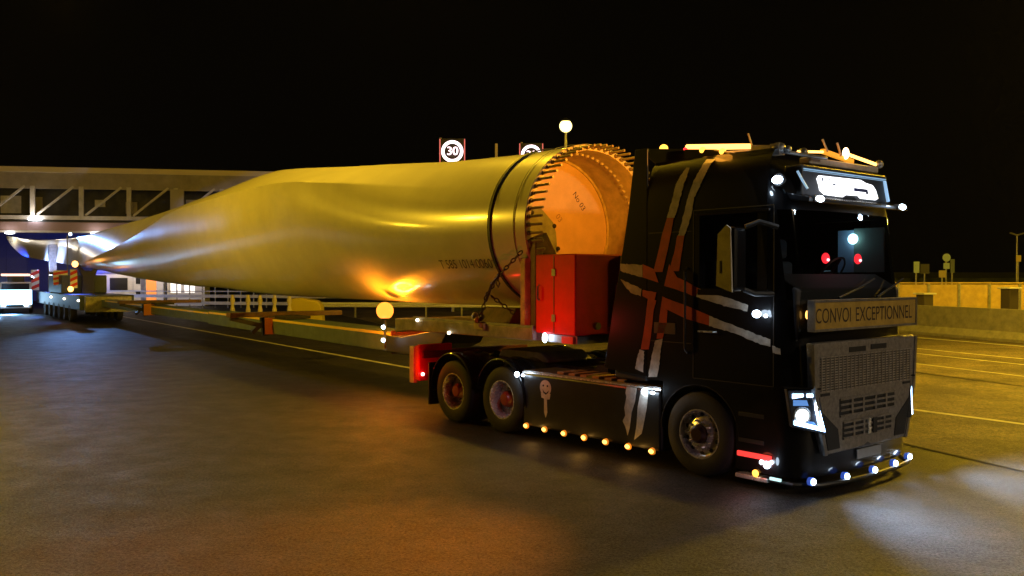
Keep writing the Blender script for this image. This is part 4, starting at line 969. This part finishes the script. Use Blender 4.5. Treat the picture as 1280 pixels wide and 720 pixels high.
# blue-lit escort van
V = thing('escort_van', 'white escort van with blazing lamps and amber bar at the left edge', 'van', (-32.2, 57, 0), R(-62))
bm = NB(); prism(bm, [(0, .35), (.05, .95), (-.15, 1.15), (-.9, 1.3), (-1.5, 2.0), (-4.8, 2.05), (-4.9, .35)], 'y', -.95, .95); vb = obj('body', bm, whitepl, V, bevel=.06)
bm = NB(); prism(bm, [(-.93, 1.33), (-1.45, 1.95), (-1.46, 1.93), (-.95, 1.3)], 'y', -.8, .8); obj('windscreen', bm, dblack, V)
bm = NB(); box(bm, .05, .09, -.5, .5, .45, .6); obj('grille', bm, dblack, V)
bm = NB(); box(bm, .05, .16, -1.0, 1.0, .55, 1.6); lp_ = obj('added_glare_panel', bm, dblack, V, bevel=.02)  # added panel stands in for the glare at the van front
bm = NB(); box(bm, .161, .17, -.96, .96, .6, 1.55); obj('glare_panel_face', bm, emis('glare_panel_glow', (.35, .7, 1), 8), lp_)
for s in (-1, 1):
    bm = NB(); ball(bm, (.08, s*.62, .8), .3, sx=.4); obj('headlight', bm, eflood, V, smooth=True)
    bm = NB(); ball(bm, (.12, s*.25, 1.15), .26, sx=.4); obj('added_glare_lamp', bm, eflood, V, smooth=True)  # added bright balls that swell the headlight glare
    bm = NB(); lathe(bm, [(.15, -.1), (.33, -.1), (.34, .1), (.15, .1), (.001, .1)], (-.9, s*.88, .34), 'y', 20, sgn=s); obj('wheel', bm, tyrem, V, smooth=True)
    bm = NB(); lathe(bm, [(.15, -.1), (.33, -.1), (.34, .1), (.15, .1), (.001, .1)], (-4, s*.88, .34), 'y', 20, sgn=s); obj('wheel', bm, tyrem, V, smooth=True)
bm = NB(); box(bm, -2.2, -1.9, -.85, .85, 2.45, 2.6); obj('roof_light_bar', bm, emis('van_amber_bar', (1, .55, .4), 2), V, bevel=.03)
bm = NB(); box(bm, -2.1, -2.0, -.5, .5, 2.05, 2.45); obj('bar_stand', bm, dblack, V)
light('van_headlights', 'SPOT', (.5, -.2, 1.9), 90000, (.3, .55, 1), V, .4, rot=(.86, -.5, -.07), size=R(56), blend=.3)
light('backdrop_blue_light', 'SPOT', (-6, 0, 3.4), 3500, (.02, .07, 1), V, .2, rot=(-1, .25, -.1), size=R(62), blend=.7)  # added blue spot behind the van, aimed at the backdrop
light('blade_tip_fill', 'SPOT', (-1.6, 1.0, 3.0), 900, (.28, .45, 1), V, .15, rot=(-.25, 1, .22), size=R(105), blend=.6)  # added spot without a lamp, brightens the outer blade
light('van_glare_fill', 'SPOT', (.4, 0, 1.4), 16000, (.15, .45, 1), V, .3, rot=(.4, -.5, -1), size=R(80), blend=.7)  # added spot that spreads the panel glare onto the road

# near-left tarmac gets its cool wash from the van_headlights spot
# speed signs and gantry posts
def speed_sign(px, py, rpx, Y, lab, postpx):
    c = at(px, py, Y); r = rpx/1100*Y
    t = thing('speed_limit_sign', lab, 'speed sign', (c.x, c.y, 0), 0, 'lit speed limit signs behind the blade')
    bm = NB(); box(bm, -r*1.1, r*1.1, .02, .3, c.z-r*1.15, c.z+r*1.15); obj('sign_case', bm, dblack, t, bevel=.01)
    bm = NB(); lathe(bm, [(r*.7, 0), (r*.98, 0)], (0, 0, c.z), 'y', 36); obj('lit_ring', bm, emis('led_white_pink', (1, .78, .86), 2.5), t)
    text('lit_digits', '30', r*1.05, MATS['led_white_pink'], t, lambda u, v: Vector((u, 0, c.z+v)), sx=1.0)
    text('lit_digits', '30', r*1.05, MATS['led_white_pink'], t, lambda u, v: Vector((u+.025, -.002, c.z+v)), sx=1.0)
    bm = NB(); box(bm, -r*1.15, -r*1.05, -.02, .0, c.z-r*1.1, c.z+r*1.1); obj('red_edge_light', bm, emis('red_pink_edge', (1, .22, .2), .5), t); bm = NB(); box(bm, r*1.05, r*1.15, -.02, .0, c.z-r*1.1, c.z+r*1.1); obj('red_edge_light', bm, emis('red_pink_edge', (1, .22, .2), .5), t)
    bm = NB(); cyl(bm, (0, .4, 0), (0, .4, c.z), .12); obj('sign_post', bm, galv, t)
    d = (postpx-px)/1100*Y
    bm = NB(); box(bm, d-.07, d+.07, .1, .25, c.z-4, c.z+r*1.25); obj('side_post', bm, mat('lit_post', (.6, .5, .45), .5), t)
    light('sign_glow', 'POINT', (0, -.5, c.z), 10, (1, .5, .55), t, .2)
speed_sign(565.5, 189.5, 14, 60, 'lit round speed limit 30 sign standing fully clear of the blade', 551)
speed_sign(664, 194, 13, 62, 'second lit round speed sign half hidden by the blade top', 652)
p = at(620.5, 180, 61)
bm = NB(); box(bm, -.09, .09, -.09, .09, 0, p.z); o = obj('bare_post', bm, MATS['lit_post'], None, bevel=.01, loc=(p.x, p.y, 0)); tag(o, 'plain pale post standing between the two lit speed signs', 'post')
# toll booths
for i, (px, wd, lab) in enumerate(((150, 3.2, 'pale toll booth with dark window nearest the dolly'), (190, 2.4, 'pale toll booth with orange lit doorway'), (236, 3.0, 'pale toll booth with bright lit window'))):
    c = at(px, 345, 73); t = thing('toll_booth', lab, 'toll booth', (c.x, c.y, 0), .1, 'toll booths under the footbridge')
    bm = NB(); box(bm, -wd/2, wd/2, -.9, .9, 0, 2.7); w_ = obj('wall', bm, whitepl, t, bevel=.03)
    bm = NB(); box(bm, -wd/2-.3, wd/2+.3, -1.2, 1.2, 2.72, 2.9); obj('roof', bm, galv, t)
    if i == 0: bm = NB(); box(bm, -.5, .9, -.93, -.88, 1.3, 2.3); obj('window', bm, slot, t)
    if i == 1:
        bm = NB(); box(bm, -.3, .6, -.93, -.88, 0, 2.3); obj('doorway', bm, emis('orange_doorway', (1, .3, .06), .8), t)
        bm = NB(); box(bm, -1.0, -.65, -.93, -.88, 1.8, 2.3); obj('window', bm, slot, t)
        bm = NB(); box(bm, -1.0, -.65, -.93, -.88, .9, 1.2); obj('service_hatch', bm, slot, t)
    if i == 2:
        for x in (-1.2, -.1): bm = NB(); box(bm, x, x+.8, -.93, -.88, 1.1, 2.1); obj('window', bm, emis('lit_booth_window', (1, .9, .8), 1.6), t)
    light('booth_light', 'POINT', (0, -2.5, 3.2), 110, (1, .8, .62), t, .3)
for i in range(9):
    c = at(205+i*16, 345, 66+i*.3); bm = NB(); cyl(bm, (0,0,0), (0,0,1.9), .05, n=8); o = obj('railing_post', bm, galv, None, loc=(c.x, c.y, 0))
    tag(o, 'slim grey railing post, %s from the left in the row before the toll booths' % ORD[i], 'post', 'slim railing posts before the booths')
bm = NB(); a_ = at(130, 345, 64.8); b__ = at(480, 345, 61)
for z in (.5, 1.0, 1.35): bar(bm, (a_.x, a_.y, z), (b__.x, b__.y, z), .05, .22 if z < 1.3 else .08)
o = obj('guard_rail', bm, whitepl); tag(o, 'long pale guard rail running behind the trailer beam', 'guard rail')
GP = None
for i, px in enumerate((290.5, 310, 325, 343, 361.5)):
    c = at(px, 345, 44)
    if GP is None:
        bm = NB(); prof = [(.13, 0), (.13, .05), (.1, .1)]+[(.1+.025*math.sin(k*1.4), .1+k*.11) for k in range(13)]+[(.08, 1.5), (.001, 1.52)]
        lathe(bm, prof, (0,0,0), 'z', 12); GP = obj('guide_post', bm, cream, None, smooth=True); o = GP
    else: o = GP.copy(); COL.objects.link(o)
    o.location = (c.x, c.y, 0)
    tag(o, 'cream ribbed guide post, %s from the left of the five behind the beam' % ORD[i], 'guide post', 'cream guide posts behind the trailer beam')
c = at(383, 345, 46); bm = NB(); prism(bm, [(-.9, 0), (-.9, 1.25), (-.3, 1.32), (.6, 1.18), (.85, .9), (.9, 0)], 'y', -.4, .4)
o = obj('crash_cushion', bm, ylwpl, None, bevel=.08, loc=(c.x, c.y, 0)); tag(o, 'yellow rounded crash cushion beside the cream posts', 'crash cushion')
a_ = at(395, 345, 52)
t = thing('guard_rail', 'thin pale guard rail across the road behind the gooseneck', 'guard rail', (a_.x, a_.y, 0), -.06)
bm = NB(); prism(bm, [(-.03, .62), (-.06, .7), (-.02, .74), (-.06, .8), (-.03, .9), (0, .9), (0, .62)], 'x', 0, 22); obj('rail', bm, whitepl, t)
for i in range(11):
    bm = NB(); box(bm, i*2.1+.2, i*2.1+.3, 0, .1, 0, .85); obj('rail_post', bm, galv, t)
# backdrop added beyond the bridge to carry a blue glow
a_ = at(-70, 345, 86)
t = thing('blue_backdrop', 'tall plain backdrop added to catch blue light beyond the footbridge', 'wall', (a_.x, a_.y, 0), .04)
for i in range(11):
    bm = NB(); box(bm, i*2.0, i*2.0+1.97, 0, .3, 0, 7.2); obj('panel', bm, mat('blue_grey_backdrop', (.2, .24, .34), .7, noise=.2), t)  # slabs of the added backdrop

# ============================================================ HAZE
HAZE = .00005
if HAZE:
    bm = NB(); box(bm, -120, 130, -25, 125, -1.5, 16)
    m = bpy.data.materials.new('night_haze'); m.use_nodes = True; nt = m.node_tree
    for n in list(nt.nodes): nt.nodes.remove(n)
    o_ = nt.nodes.new('ShaderNodeOutputMaterial'); v = nt.nodes.new('ShaderNodeVolumePrincipled')
    v.inputs['Color'].default_value = (.9, .9, .9, 1); v.inputs['Density'].default_value = HAZE; v.inputs['Anisotropy'].default_value = .3
    nt.links.new(v.outputs[0], o_.inputs['Volume'])
    hz_ = obj('haze', bm, m); hz_['kind'] = 'stuff'
